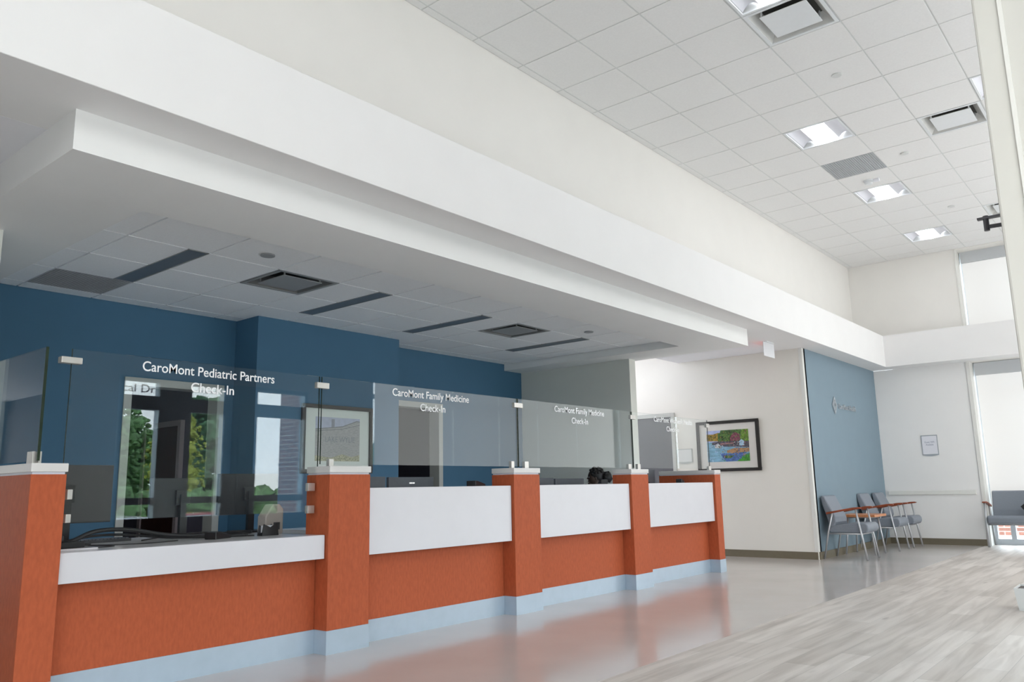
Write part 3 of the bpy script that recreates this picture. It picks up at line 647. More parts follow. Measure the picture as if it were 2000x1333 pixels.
screen(5.645, 7.60, 1.238, 1.85, 'glass screen lettered Family Medicine above the seated person', ('CaroMont Family Medicine', 'Check-In'), (6.63, 0.86, 6.62, 0.28),
       [(5.711, 5.768, 1.221, 1.285), (7.487, 7.545, 1.221, 1.279), (5.58, 5.70, 1.768, 1.812)])
screen(7.62, 9.44, 1.238, 1.85, "farthest glass screen, lettered Women's Health", ("CaroMont Women's Health", 'Check-In'), (8.56, 0.93, 8.53, 0.30),
       [(7.677, 7.736, 1.221, 1.281), (9.387, 9.45, 1.216, 1.272), (7.575, 7.678, 1.768, 1.813), (9.39, 9.47, 1.757, 1.806)])
t = thing('glass_screen', (-5.13, 1.677, 1.24), 'glass screen turned sideways above the half wall at the left edge', 'glass screen', 'glass privacy screens above the counter'); o = t.location.copy()
MB().box(-5.60, -4.645, 1.672, 1.682, 1.24, 1.85).build('pane', glass, t, off=o)
MB().box(-4.645, -4.641, 1.670, 1.684, 1.24, 1.85).build('polished_edge', green_edge, t, off=o)
MB().box(-4.74, -4.66, 1.655, 1.668, 1.221, 1.29).box(-4.74, -4.66, 1.686, 1.70, 1.221, 1.29).box(-4.74, -4.66, 1.668, 1.686, 1.221, 1.232).build('glass_clip', metal, t, off=o, bevel=0.002)
MB().box(-4.65, -4.60, 1.735, 1.845, 1.766, 1.802).build('corner_clip', metal, t, off=o, bevel=0.004)

# ------------------------------------------------------------------ monitors, devices on the counters
def monitor(x, y, w, h, zb, label, rz=0.0, m=dark_pl, vesa=True, zdesk=0.765, light=False):
    t = thing('computer_monitor', (x, y, zdesk), label, 'monitor', 'computer monitors on the check-in desks', rz)
    z0 = zb - zdesk
    hs = MB().box(-0.02, 0.012, -w / 2, w / 2, z0, z0 + h).build('display_housing', m, t, bevel=0.004)
    MB().box(-0.023, -0.02, -w / 2 + 0.012, w / 2 - 0.012, z0 + 0.015, z0 + h - 0.012).build('screen', screen_on, hs)
    if vesa: MB().box(0.012, 0.035, -0.05, 0.05, z0 + h / 2 - 0.05, z0 + h / 2 + 0.05).build('mount_plate', black_pl, hs, bevel=0.003)
    MB().box(0.02, 0.05, -0.025, 0.025, 0.015, z0 + h / 2 + 0.02).build('stand_neck', black_pl, t)
    MB().box(-0.08, 0.13, -0.12, 0.12, 0, 0.015).build('stand_foot', black_pl, t, bevel=0.004)
    if light: MB().box(0.0125, 0.015, -0.03, 0.0, z0 + h - 0.055, z0 + h - 0.045).box(0.0125, 0.015, 0.005, 0.03, z0 + h - 0.055, z0 + h - 0.045).build('port_light', blinkm, hs)
    return t
monitor(-5.15, 2.02, 0.55, 0.345, 0.893, 'black monitor back with square mount, behind the glass next to the near pillar')
monitor(-5.30, 2.83, 0.44, 0.26, 0.90, 'black monitor in front of the open office doorway, left of the pair', m=black_pl, light=False)
monitor(-5.45, 3.44, 0.50, 0.30, 0.895, 'black monitor behind the low counter, nearest the second pillar', m=black_pl)
monitor(-5.10, 4.22, 0.52, 0.31, 0.852, 'slate monitor back peeking over the first tall counter beside the pillar', m=mid_pl)
monitor(-5.10, 4.775, 0.52, 0.31, 0.848, 'slate monitor back with tiny white lights over the first tall counter', m=mid_pl, light=True)
monitor(-5.10, 6.53, 0.52, 0.31, 0.836, 'slate monitor back peeking over the middle tall counter, left one', m=mid_pl)
monitor(-5.10, 7.08, 0.52, 0.31, 0.828, 'slate monitor back peeking over the middle tall counter, next to the person', m=mid_pl)
monitor(-5.22, 8.86, 0.46, 0.40, 0.845, 'tall slate monitor back between the last two pillars', m=mid_pl)

def terminal(x, y, z, label, rz=0.0, s=1.0):
    t = thing('card_terminal', (x, y, z), label, 'card terminal', 'card payment terminals', rz)
    MB().prism([(-0.09 * s, 0), (0.09 * s, 0), (0.09 * s, 0.018), (-0.05 * s, 0.045), (-0.09 * s, 0.045)], 'x', -0.04 * s, 0.04 * s).build('body', black_pl, t, bevel=0.004); bd = t.children[0]
    MB().box(-0.03 * s, 0.03 * s, -0.08 * s, -0.055 * s, 0.0452, 0.047).build('screen', mid_pl, bd)
    k = MB()
    for i in range(3):
        for j in range(4): k.box(-0.027 + 0.02 * i, -0.012 + 0.02 * i, -0.02 + 0.02 * j, -0.007 + 0.02 * j, 0.02, 0.035)
    k.build('keypad', dark_pl, bd)
    return t
terminal(-4.86, 2.86, 0.765, 'black card terminal lying among cables on the low counter', 0.5)
terminal(-4.70, 5.16, 1.071, 'black card terminal on the first tall counter by the middle pillar', 0.3, 1.1)
terminal(-4.70, 7.12, 1.071, 'black card terminal on the middle tall counter by the fourth pillar', 0.8, 0.9)
terminal(-4.70, 8.80, 1.071, 'black card terminal on the far tall counter', 0.3, 0.9)
def cable(name, pts, r, label, m=black_pl):
    P = []
    for i in range(len(pts) - 1):
        p0 = Vector(pts[max(i - 1, 0)]); p1 = Vector(pts[i]); p2 = Vector(pts[i + 1]); p3 = Vector(pts[min(i + 2, len(pts) - 1)])
        for k in range(8):
            u = k / 8
            P.append(0.5 * ((2 * p1) + (-p0 + p2) * u + (2 * p0 - 5 * p1 + 4 * p2 - p3) * u * u + (-p0 + 3 * p1 - 3 * p2 + p3) * u ** 3))
    P.append(Vector(pts[-1])); o = Vector(pts[0])
    return MB().tube([p - o for p in P], r, 8).build(name, m, None, label=label, cat='cable', loc=o, smooth=True)
cable('cable_bundle', [(-4.86, 1.85, 0.78), (-4.95, 2.0, 0.80), (-5.0, 2.15, 0.845), (-5.02, 2.35, 0.845), (-5.0, 2.6, 0.80), (-4.98, 2.85, 0.785), (-5.0, 3.05, 0.79), (-5.1, 3.25, 0.785)], 0.013, 'thick black cable bundle arching over the low counter')
cable('power_cable', [(-4.88, 1.88, 0.775), (-5.02, 2.1, 0.815), (-5.06, 2.35, 0.815), (-5.02, 2.6, 0.785), (-4.95, 2.9, 0.775), (-4.9, 3.1, 0.775)], 0.008, 'thinner black cable running below the thick bundle')
cable('thin_cable', [(-4.78, 1.98, 0.769), (-4.74, 2.1, 0.769), (-4.80, 2.17, 0.769), (-4.92, 2.08, 0.772), (-4.88, 2.2, 0.769), (-4.82, 2.4, 0.769), (-4.88, 2.6, 0.769)], 0.0032, 'thin looped black cable near the counter front edge')
cable('thin_cable', [(-5.15, 2.5, 0.769), (-5.05, 2.75, 0.80), (-5.0, 2.95, 0.80), (-4.95, 3.02, 0.772), (-4.90, 3.15, 0.769)], 0.004, 'thin black cable leading to the card terminal')
t = thing('power_strip', (-4.90, 1.90, 0.765), 'black power adapter cluster against the near pillar', 'power adapter')
MB().box(-0.08, 0.06, -0.05, 0.13, 0, 0.035).build('housing', black_pl, t, bevel=0.006)
MB().box(-0.06, 0.0, -0.04, 0.04, 0.035, 0.07).build('plug', dark_pl, t, bevel=0.006)
MB().box(-0.03, 0.03, -0.10, 0.10, 0, 0.008).build('plastic_card', solid_white, None, label='white slim card lying at the low counter edge by the near pillar', cat='card', loc=(-4.70, 1.93, 0.765), bevel=0.002)
t = thing('keyboard', (-5.30, 2.30, 0.765), 'dark flat keyboard lying on the low counter', 'keyboard', rz=0.15)
MB().box(-0.07, 0.07, -0.18, 0.18, 0, 0.018).build('case', dark_pl, t, bevel=0.003)
kk = MB()
for i in range(5):
    for j in range(14): kk.box(-0.058 + 0.024 * i, -0.040 + 0.024 * i, -0.17 + 0.0245 * j, -0.150 + 0.0245 * j, 0.018, 0.023)
kk.build('keys', mid_pl, t)
# tape dispenser style holder and beige scanner
t = thing('card_holder', (-4.86, 3.23, 0.765), 'black M-shaped card holder at the right end of the low counter', 'card holder')
MB().prism([(-0.065, 0), (0.065, 0), (0.055, 0.085), (0.0, 0.055), (-0.052, 0.078)], 'x', 0.02, 0.03).build('front_plate', black_pl, t, bevel=0.002)
MB().prism([(-0.06, 0), (0.06, 0), (0.05, 0.075), (0.0, 0.05), (-0.048, 0.07)], 'x', -0.04, -0.03).build('back_plate', dark_pl, t, bevel=0.002)
MB().box(-0.03, 0.02, -0.058, 0.058, 0, 0.02).build('tray', black_pl, t)
MB().box(-0.025, 0.015, -0.04, 0.04, 0.02, 0.066).build('card_stack', paper, t)
t = thing('document_scanner', (-5.02, 3.365, 0.765), 'grey upright scanner with slanted shoulders against the second pillar', 'scanner')
MB().prism([(-0.085, 0), (0.06, 0), (0.06, 0.17), (0.03, 0.205), (-0.03, 0.205), (-0.085, 0.12)], 'x', -0.05, 0.05).build('body', beige_pl, t, bevel=0.008)
MB().box(0.0505, 0.053, -0.02, 0.03, 0.03, 0.08).build('front_slot', dark_pl, t)

# ------------------------------------------------------------------ pictures and signs
def picture_material(kind):
    m = bpy.data.materials.new('print_' + kind); m.use_nodes = True; nt = m.node_tree; b = nt.nodes['Principled BSDF']
    b.inputs['Roughness'].default_value = 0.5
    return m, nt, b
def flat(name, poly, ax, d, m, parent, th=0.0008):
    return MB().prism(poly, ax, d, d + th).build(name, m, parent)
# lake print on the cream wall : x -5.75..-4.745, z 1.235..1.99 facing -Y
t = thing('framed_picture', (-5.245, 11.38, 1.61), 'black-framed colour print of a lake with boats on the cream wall', 'picture')
hw, hh = 0.50, 0.378; f = MB()
f.box(-hw, hw, -0.03, 0, -hh, -hh + 0.045).box(-hw, hw, -0.03, 0, hh - 0.045, hh).box(-hw, -hw + 0.05, -0.03, 0, -hh + 0.045, hh - 0.045).box(hw - 0.05, hw, -0.03, 0, -hh + 0.045, hh - 0.045)
f.build('frame', frame_black, t, bevel=0.003)
MB().box(-hw + 0.05, hw - 0.05, -0.014, -0.01, -hh + 0.045, hh - 0.045).build('mat_board', mat_board, t)
def pm(name, c, n=0.35, s=25, st=None): return mat(name, c, 0.5, noise=n, nscale=s, stretch=st)
P = MB(); iw, ih = 0.335, 0.235; y = -0.0145
cols = [pm('print_water', (0.22, 0.42, 0.55), 0.25, 8, (1, 1, 4)), pm('print_sky', (0.40, 0.46, 0.72), 0.1), pm('print_gold', (0.30, 0.19, 0.03), 0.6, 40), pm('print_trees', (0.06, 0.13, 0.03), 0.8, 40),
        pm('print_crimson', (0.22, 0.06, 0.09), 0.6, 40), pm('print_lime', (0.14, 0.26, 0.03), 0.6, 40), pm('print_dock', (0.45, 0.25, 0.12), 0.3, 30), pm('print_blue', (0.08, 0.16, 0.42), 0.4, 30),
        pm('print_grass', (0.06, 0.28, 0.03), 0.4, 40), pm('print_house', (0.42, 0.60, 0.75), 0.1), pm('print_bank', (0.09, 0.08, 0.10), 0.8, 50), pm('print_red_dock', (0.35, 0.18, 0.18), 0.5, 60), pm('print_pale', (0.6, 0.62, 0.62), 0.3, 60)]
def pp(poly, mi, k=0):
    P.prism([(p[0] * iw, p[1] * ih) for p in poly], 'y', y - 0.0004 * k - 0.0004, y - 0.0004 * k, mi)
pp([(-1, -1), (1, -1), (1, 1), (-1, 1)], 0)
pp([(-1, 0.25), (1, 0.25), (1, 1), (-1, 1)], 1, 1)
pp([(-1, 0.35), (-0.4, 0.30), (-0.40, 0.86), (-0.7, 0.76), (-1, 0.78)], 2, 2)
pp([(-0.45, 0.22), (0.7, 0.2), (0.7, 1), (-0.3, 1), (-0.34, 0.85), (-0.45, 0.8)], 3, 3)
pp([(0.16, 0.2), (0.52, 0.2), (0.62, 0.45), (0.58, 0.72), (0.4, 0.82), (0.22, 0.72), (0.12, 0.45)], 4, 4)
pp([(0.66, 0.2), (1, 0.2), (1, 1), (0.72, 1), (0.62, 0.7)], 5, 4)
pp([(-0.75, 0.1), (-0.1, -0.05), (0.4, -0.08), (1, -0.15), (1, 0.25), (-0.3, 0.3), (-0.75, 0.26)], 10, 5)
pp([(-0.35, 0.08), (0.3, 0.12), (0.3, 0.2), (-0.35, 0.18)], 11, 6)
pp([(-0.62, -0.12), (-0.36, -0.12), (-0.36, 0.06), (-0.48, 0.16), (-0.62, 0.06)], 12, 6)
pp([(0.55, -0.02), (0.78, -0.02), (0.78, 0.25), (0.66, 0.38), (0.55, 0.25)], 9, 7)
pp([(-0.40, -0.46), (0.1, -0.5), (0.9, -0.42), (0.5, -0.95), (-0.1, -1), (-0.28, -0.7)], 7, 7)
pp([(-0.2, -0.62), (0.3, -0.62), (0.1, -0.80), (-0.15, -0.78)], 3, 8)
pp([(-0.05, -0.30), (0.35, -0.15), (1, -0.2), (1, -0.42), (0.2, -0.48), (-0.05, -0.45)], 6, 8)
pp([(0.4, -1), (0.72, -0.65), (1, -0.5), (1, -1)], 8, 9)
rf = random.Random(5)
for i in range(420):
    u, v = rf.uniform(-0.97, 0.97), rf.uniform(-0.95, 0.95); sz = rf.uniform(0.012, 0.035); mi = None
    if v > 0.28: mi = rf.choice([3, 3, 5, 2] if u < 0.1 else [3, 4, 5, 10]) if v < 0.72 + 0.2 * (u > -0.4) else None
    elif v > -0.1 and u > -0.8: mi = rf.choice([10, 11, 12, 4, 3, 7])
    elif u > -0.3 and v < -0.15: mi = rf.choice([7, 6, 10, 3]) if v > -0.8 else rf.choice([7, 8])
    elif rf.random() < 0.5: mi = rf.choice([0, 1, 9])
    if mi is None: continue
    n_ = 6; pp([(u + sz * rf.uniform(0.5, 1.3) * math.cos(2 * PI * k / n_), v + 1.3 * sz * rf.uniform(0.5, 1.2) * math.sin(2 * PI * k / n_)) for k in range(n_)], mi, 10 + i % 5)
P.build('print', cols, t)
# faded print of a building wall on the blue bump : Y 5.05..6.0 , z 1.24..1.97 facing +X
t = thing('framed_picture', (-7.07, 5.525, 1.607), 'dark-framed faded print of a painted brick building wall reading LAKE WYLIE', 'picture')
hw, hh = 0.478, 0.365; f = MB()
f.box(0, 0.03, -hw, hw, -hh, -hh + 0.04).box(0, 0.03, -hw, hw, hh - 0.04, hh).box(0, 0.03, -hw, -hw + 0.045, -hh + 0.04, hh - 0.04).box(0, 0.03, hw - 0.045, hw, -hh + 0.04, hh - 0.04)
f.build('frame', mat('dark_brown_frame', (0.03, 0.027, 0.025), 0.4, noise=0.1), t, bevel=0.003)
MB().box(0.008, 0.012, -hw + 0.045, hw - 0.045, -hh + 0.04, hh - 0.04).build('mat_board', mat('pale_mat_board', (0.80, 0.83, 0.78), 0.8, noise=0.01), t)
P = MB(); iw, ih = 0.30, 0.235
c2 = [pm('faded_sky', (0.52, 0.55, 0.66), 0.08), pm('faded_brick', (0.46, 0.45, 0.44), 0.18, 60, (1, 0.5, 3)), pm('faded_line', (0.28, 0.28, 0.29), 0.1), pm('faded_chimney', (0.33, 0.33, 0.38), 0.1), pm('faded_shrub', (0.48, 0.46, 0.32), 0.4, 60)]
def pq(poly, mi, k=0): P.prism([(p[0] * iw, p[1] * ih) for p in poly], 'x', 0.0125 + 0.0004 * k, 0.0129 + 0.0004 * k, mi)
pq([(-1, -1), (1, -1), (1, 1), (-1, 1)], 0)
pq([(-1, -1), (1, -1), (1, 0.88), (0.85, 0.9), (0.2, 0.62), (-1, 0.45)], 1, 1)
pq([(-1, 0.45), (0.2, 0.62), (0.85, 0.90), (1, 0.88), (1, 0.84), (0.85, 0.85), (0.2, 0.57), (-1, 0.41)], 2, 2)
pq([(-1, 0.36), (0.2, 0.50), (1, 0.72), (1, 0.69), (0.2, 0.47), (-1, 0.33)], 2, 2)
pq([(-0.30, 0.55), (-0.16, 0.57), (-0.16, 0.92), (-0.30, 0.92)], 3, 2)
pq([(-1, -1), (1, -1), (1, -0.7), (0.6, -0.8), (0.2, -0.68), (-0.3, -0.85), (-1, -0.75)], 4, 2)
P.build('print', c2, t)
text_mesh('print_lettering', 'LAKE WYLIE', 0.085, mat('faded_letters', (0.30, 0.31, 0.33), 0.6, noise=0.05), t, width=0.40, loc=(0.0142, 0.03, -0.03), ext=0.0002)
# plastic wall sign on the far wall
t = thing('wall_sign', (-3.255, 14.85, 1.62), 'small framed paper notice about guest wifi on the far wall', 'sign')
MB().box(-0.125, 0.125, -0.012, 0, -0.165, 0.165).build('holder', mat('grey_sign_edge', (0.34, 0.37, 0.40), 0.4, noise=0.02), t, bevel=0.002)
MB().box(-0.113, 0.113, -0.0135, -0.012, -0.15, 0.15).build('paper_sheet', paper, t)
text_mesh('printed_text', 'Guest WiFi\nAvailable', 0.042, ink, t, width=0.15, loc=(0, -0.0142, 0.035), rot=(PI / 2, 0, 0), ext=0.0002)
n = 12; MB().prism([(-0.125, -0.165)] + [(-0.125 + 0.25 * i / n, -0.165 - 0.018 * math.sin(PI * i / n)) for i in range(1, n)] + [(0.125, -0.165)], 'y', -0.012, 0).build('curved_base', mat('grey_sign_edge2', (0.34, 0.37, 0.40), 0.4, noise=0.02), t)
# small landscape sign by the corridor door
t = thing('wall_sign', (-5.97, 11.38, 1.49), 'small landscape room sign with curved base beside the corridor door', 'sign')
MB().box(-0.13, 0.13, -0.012, 0, -0.105, 0.105).build('holder', mat('pale_sign_edge', (0.50, 0.52, 0.50), 0.4, noise=0.02), t, bevel=0.002)
MB().box(-0.118, 0.118, -0.0135, -0.012, -0.093, 0.093).build('face', mat('cream_sign_face', (0.72, 0.72, 0.70), 0.5, noise=0.01), t)
MB().prism([(-0.13, -0.105)] + [(-0.13 + 0.26 * i / n, -0.105 - 0.022 * math.sin(PI * i / n)) for i in range(1, n)] + [(0.13, -0.105)], 'y', -0.012, 0).build('curved_base', MATS['pale_sign_edge'], t)
# corridor door on the cream wall
t = thing('door_5', (-6.62, 11.38, 0), None, None); t['kind'] = 'structure'; t['label'] = 'grey door with white frame in the cream wall'
MB().box(-0.45, 0.45, -0.012, -0.002, 0, 2.11).build('door_leaf', mat('grey_door', (0.11, 0.11, 0.12), 0.5, noise=0.01), t)
MB().box(-0.51, -0.45, -0.03, 0, 0, 2.17).box(0.45, 0.51, -0.03, 0, 0, 2.17).box(-0.45, 0.45, -0.03, 0, 2.11, 2.17).build('door_frame', frame_cream, t, bevel=0.002)
MB().tube([(0.36, -0.012, 1.0), (0.36, -0.06, 1.0), (0.26, -0.06, 1.0)], 0.009, 8).build('door_handle', metal, t)
# corridor ceiling light
t = thing('ceiling_light', (-7.1, 10.3, 3.3), 'lit ceiling light hidden in the raised side corridor', 'ceiling light')
MB().box(-0.3, 0.3, -0.3, 0.3, -0.004, 0).build('frame', vent_wh, t)
MB().box(-0.27, 0.27, -0.27, 0.27, -0.012, -0.004).build('lens', mat('corridor_lens', (0.9, 0.9, 0.9), 0.5, emit=(1.0, 0.93, 0.92), es=6.0), t)
# exit sign hanging below the soffit
t = thing('exit_sign', (-4.19, 10.58, 2.95), 'white backed hanging exit sign under the soffit, glowing red on its far side', 'exit sign')
MB().box(-0.004, 0.004, -0.185, 0.185, -0.205, -0.012).build('panel', mat('exit_panel_white', (0.80, 0.81, 0.84), 0.4, noise=0.01), t, bevel=0.002)
MB().box(-0.03, 0.03, -0.12, 0.12, -0.012, 0).build('ceiling_canopy_plate', vent_wh, t)
MB().box(-0.0055, -0.004, -0.14, 0.14, -0.16, -0.05).build('lit_face', red_glow, t)
# raised logo letters on the accent wall
t = thing('wall_logo', (-4.03, 13.0, 2.2), 'raised silver diamond emblem and lettering on the light blue wall', 'wall lettering')
d = MB()
for (cy, cz2, r) in ((-0.43, 0.0, 0.10), (-0.43, 0.0, 0.055)):
    outer = [(cy, cz2 + r * 1.35), (cy + r, cz2), (cy, cz2 - r * 1.35), (cy - r, cz2)]
    k = 0.72 if r > 0.06 else 0.6
    inner = [(cy, cz2 + r * 1.35 * k), (cy + r * k, cz2), (cy, cz2 - r * 1.35 * k), (cy - r * k, cz2)]
    for i in range(4):
        j = (i + 1) % 4; d.prism([outer[i], outer[j], inner[j], inner[i]], 'x', 0.004, 0.02)
d.build('diamond_emblem', silver_let, t)
text_mesh('raised_letters', 'CaroMont', 0.115, silver_let, t, width=0.465, loc=(0.012, -0.02, -0.04), ext=0.007)
text_mesh('raised_letters', 'Health', 0.115, silver_let, t, width=0.315, loc=(0.012, 0.42, -0.04), ext=0.007)

# ------------------------------------------------------------------ waiting chairs
def chair(y, label, w=0.55, name='waiting_chair', cat='chair', group='grey upholstered waiting chairs along the blue wall'):
    # local frame: x forward (room side), y width, origin on floor at middle; front feet x=+0.29, back feet x=-0.29
    t = thing(name, (-3.72, y, 0), label, cat, group); h = w / 2
    for s in (-1, 1):
        yy = s * (h - 0.012)
        MB().tube([(0.285, yy, 0.004), (0.185, yy, 0.675)], 0.013, 10, r2=0.012, squash=1.3).build('front_leg', chair_metal, t, smooth=True)
        MB().tube([(-0.285, yy, 0.004), (-0.205, yy, 0.36), (-0.13, yy, 0.625)], 0.012, 10, squash=1.3).build('back_leg', chair_metal, t, smooth=True)
        a = MB()
        top = [(-0.21, 0.632), (-0.10, 0.652), (0.05, 0.680), (0.16, 0.699), (0.23, 0.703), (0.26, 0.697)]
        bot = [(0.255, 0.683), (0.20, 0.675), (0.05, 0.655), (-0.10, 0.625), (-0.21, 0.605)]
        a.prism([(p[0], p[1]) for p in top + bot], 'y', yy - 0.022, yy + 0.022)
        a.build('armrest', cherry, t, bevel=0.006)
        MB().tube([(-0.20, yy, 0.345), (0.235, yy, 0.345)], 0.010, 8).build('side_rail', chair_metal, t, smooth=True)
    MB().tube([(0.232, -h + 0.01, 0.345), (0.232, h - 0.01, 0.345)], 0.010, 8).build('front_rail', chair_metal, t, smooth=True)
    s_ = MB().prism([(-0.20, 0.375), (-0.17, 0.355), (0.24, 0.352), (0.30, 0.365), (0.325, 0.41), (0.32, 0.46), (0.29, 0.492), (0.05, 0.485), (-0.13, 0.455), (-0.21, 0.42)], 'y', -h + 0.03, h - 0.03)
    s_.build('seat', vinyl, t, bevel=0.018, seg=3, smooth=False)
    b_ = MB().prism([(-0.13, 0.43), (-0.095, 0.50), (-0.10, 0.57), (-0.15, 0.68), (-0.225, 0.845), (-0.25, 0.862), (-0.285, 0.85), (-0.27, 0.74), (-0.215, 0.55), (-0.185, 0.43)], 'y', -h + 0.035, h - 0.035)
    b_.build('backrest', vinyl, t, bevel=0.018, seg=3)
    return t
ch1 = chair(11.785, 'grey waiting chair nearest the cream wall corner, left of the wooden side table')
ch2 = copy_tree(ch1); ch2.location = (-3.75, 13.48, 0); ch2['label'] = 'middle grey waiting chair, just beyond the wooden side table'
ch3 = copy_tree(ch1); ch3.location = (-3.73, 14.22, 0); ch3['label'] = 'farthest grey waiting chair, in the corner under the crash rail'
t = thing('side_table', (-3.77, 12.60, 0), 'small honey-coloured wooden side table between two waiting chairs', 'table')
MB().box(-0.25, 0.25, -0.29, 0.29, 0.535, 0.57).build('table_top', table_wood, t, bevel=0.005)
for sx, sy in ((1, -1), (1, 1), (-1, -1), (-1, 1)):
    MB().tube([(sx * 0.205, sy * 0.245, 0.004), (sx * 0.15, sy * 0.20, 0.535)], 0.013, 10, squash=1.2).build('leg', chair_metal, t, smooth=True)
MB().box(-0.17, 0.17, -0.21, 0.21, 0.52, 0.535).build('under_frame', chair_metal, t)
# wide bench by the far window, facing -Y
t = thing('waiting_bench', (-1.85, 14.82, 0), 'wide grey upholstered waiting bench in front of the tall far window', 'bench')
W2 = 0.66
for s in (-1, 1):
    x = s * W2
    MB().tube([(x, -0.30, 0.004), (x, -0.25, 0.675)], 0.018, 10, squash=1.3).build('front_leg', chair_metal, t, smooth=True)
    MB().tube([(x, 0.275, 0.004), (x, 0.20, 0.36), (x, 0.13, 0.62)], 0.014, 10, squash=1.3).build('back_leg', chair_metal, t, smooth=True)
    MB().prism([(0.20, 0.63), (0.0, 0.672), (-0.2, 0.70), (-0.32, 0.695), (-0.32, 0.678), (-0.2, 0.675), (0.0, 0.645), (0.20, 0.603)], 'x', x - 0.025, x + 0.025).build('armrest', cherry, t, bevel=0.006)
MB().prism([(-0.33, 0.37), (-0.34, 0.45), (-0.31, 0.485), (0.13, 0.455), (0.18, 0.42), (0.15, 0.355), (-0.28, 0.35)], 'x', -W2 + 0.025, W2 - 0.025).build('seat', vinyl, t, bevel=0.02, seg=3)
MB().prism([(0.10, 0.44), (0.12, 0.56), (0.2, 0.845), (0.235, 0.86), (0.26, 0.84), (0.22, 0.55), (0.18, 0.44)], 'x', -W2 + 0.04, W2 - 0.06).build('backrest', vinyl, t, bevel=0.02, seg=3)
MB().tube([(-W2, -0.24, 0.345), (W2, -0.24, 0.345)], 0.012, 8).build('front_rail', chair_metal, t, smooth=True)
MB().prism([(-0.02, 0), (0.2, 0), (0.2, 0.23), (0.0, 0.22), (-0.11, 0.13)], 'y', -0.02, 0.02).build('laptop_bag', black_pl, None, label='black flat bag corner leaning on the wide bench at the right frame edge', cat='bag', loc=(-1.94, 14.72, 0.487), bevel=0.004)
# small pale waste bin
t = thing('waste_bin', (-1.05, 7.90, 0), 'small pale open waste bin on the plank floor at the right edge', 'waste bin')
bb = MB(); a, b, hz = 0.135, 0.155, 0.175
for (p, q) in (((-1, -1), (1, -1)), ((1, -1), (1, 1)), ((1, 1), (-1, 1)), ((-1, 1), (-1, -1))):
    for k, (ra, rb) in enumerate(((a, b), (a - 0.006, b - 0.006))):
        bb.quad([(p[0] * ra, p[1] * ra, 0.004), (q[0] * ra, q[1] * ra, 0.004), (q[0] * rb, q[1] * rb, hz), (p[0] * rb, p[1] * rb, hz)])
    bb.quad([(p[0] * b, p[1] * b, hz), (q[0] * b, q[1] * b, hz), (q[0] * (b - 0.006), q[1] * (b - 0.006), hz), (p[0] * (b - 0.006), p[1] * (b - 0.006), hz)])
bb.box(-a, a, -a, a, 0.0, 0.004)
bb.build('bucket', bin_m, t)
MB().box(-b + 0.012, b - 0.012, -b + 0.012, b - 0.012, hz - 0.018, hz - 0.012).build('inside_shade_sheet', mat('bin_inside_shade', (0.05, 0.035, 0.03), 0.5, noise=0.1), t)  # flat dark sheet under the rim stands for the shaded interior

# ------------------------------------------------------------------ seated person behind the middle counter
def skin_chain(name, verts, edges, radii, m, parent, root=0, sub=2):
    me = bpy.data.meshes.new(name); me.from_pydata(verts, edges, []); o = bpy.data.objects.new(name, me); COL.objects.link(o)
    me.materials.append(m)
    sk = o.modifiers.new('skin', 'SKIN'); sk.use_smooth_shade = True
    for i, r in enumerate(radii):
        v = me.skin_vertices[0].data[i]; v.radius = (r, r) if not isinstance(r, tuple) else r; v.use_root = (i == root)
    sb = o.modifiers.new('sub', 'SUBSURF'); sb.levels = sub; sb.render_levels = sub
    if parent: o.parent = parent
    return o
# local frame: facing +x, z up, origin on floor; then rotated
PX, PY = -5.90, 8.83
V = [(0, 0, 0.52), (0.0, 0, 0.68), (0.02, 0, 0.84), (0.01, 0, 0.97), (0.02, 0, 1.045), (0.035, 0, 1.10), (0.04, 0, 1.17), (0.04, 0, 1.215)]
E = [(0, 1), (1, 2), (2, 3), (3, 4), (4, 5), (5, 6), (6, 7)]
Rd = [(0.13, 0.16), (0.11, 0.135), (0.12, 0.16), (0.075, 0.11), 0.048, 0.06, (0.078, 0.068), (0.055, 0.05)]
def add(pts, rs, a):
    s = len(V)
    for i, (p, r) in enumerate(zip(pts, rs)):
        V.append(p); Rd.append(r); E.append((a if i == 0 else s + i - 1, s + i))
    return s + len(pts) - 1
for s in (-1, 1):
    e = add([(0.0, s * 0.15, 0.955), (0.02, s * 0.19, 0.90), (0.03, s * 0.24, 0.70), (0.18, s * 0.20, 0.665), (0.30, s * 0.16, 0.635), (0.35, s * 0.15, 0.625)], [0.06, 0.05, 0.04, 0.035, 0.026, 0.034], 3)
    for k in range(4):
        add([(0.39, s * (0.165 - 0.018 * k), 0.618), (0.418 + 0.004 * (k in (1, 2)), s * (0.168 - 0.02 * k), 0.610), (0.44 + 0.006 * (k in (1, 2)), s * (0.17 - 0.021 * k), 0.598)], [0.010, 0.009, 0.008], e)
    add([(0.355, s * 0.12, 0.62), (0.385, s * 0.10, 0.605)], [0.011, 0.009], e)
    add([(0.06, s * 0.09, 0.50), (0.42, s * 0.12, 0.50), (0.44, s * 0.12, 0.27), (0.42, s * 0.12, 0.07), (0.50, s * 0.125, 0.035), (0.56, s * 0.125, 0.03)], [0.09, 0.06, 0.055, 0.035, 0.038, 0.03], 0)
per = thing('person', (PX, PY, 0), 'person seated behind the middle counter, black hair in a bun, dark top', 'person', rz=math.atan2(-0.64, -0.77))
body = skin_chain('body', V, E, Rd, skin, per)
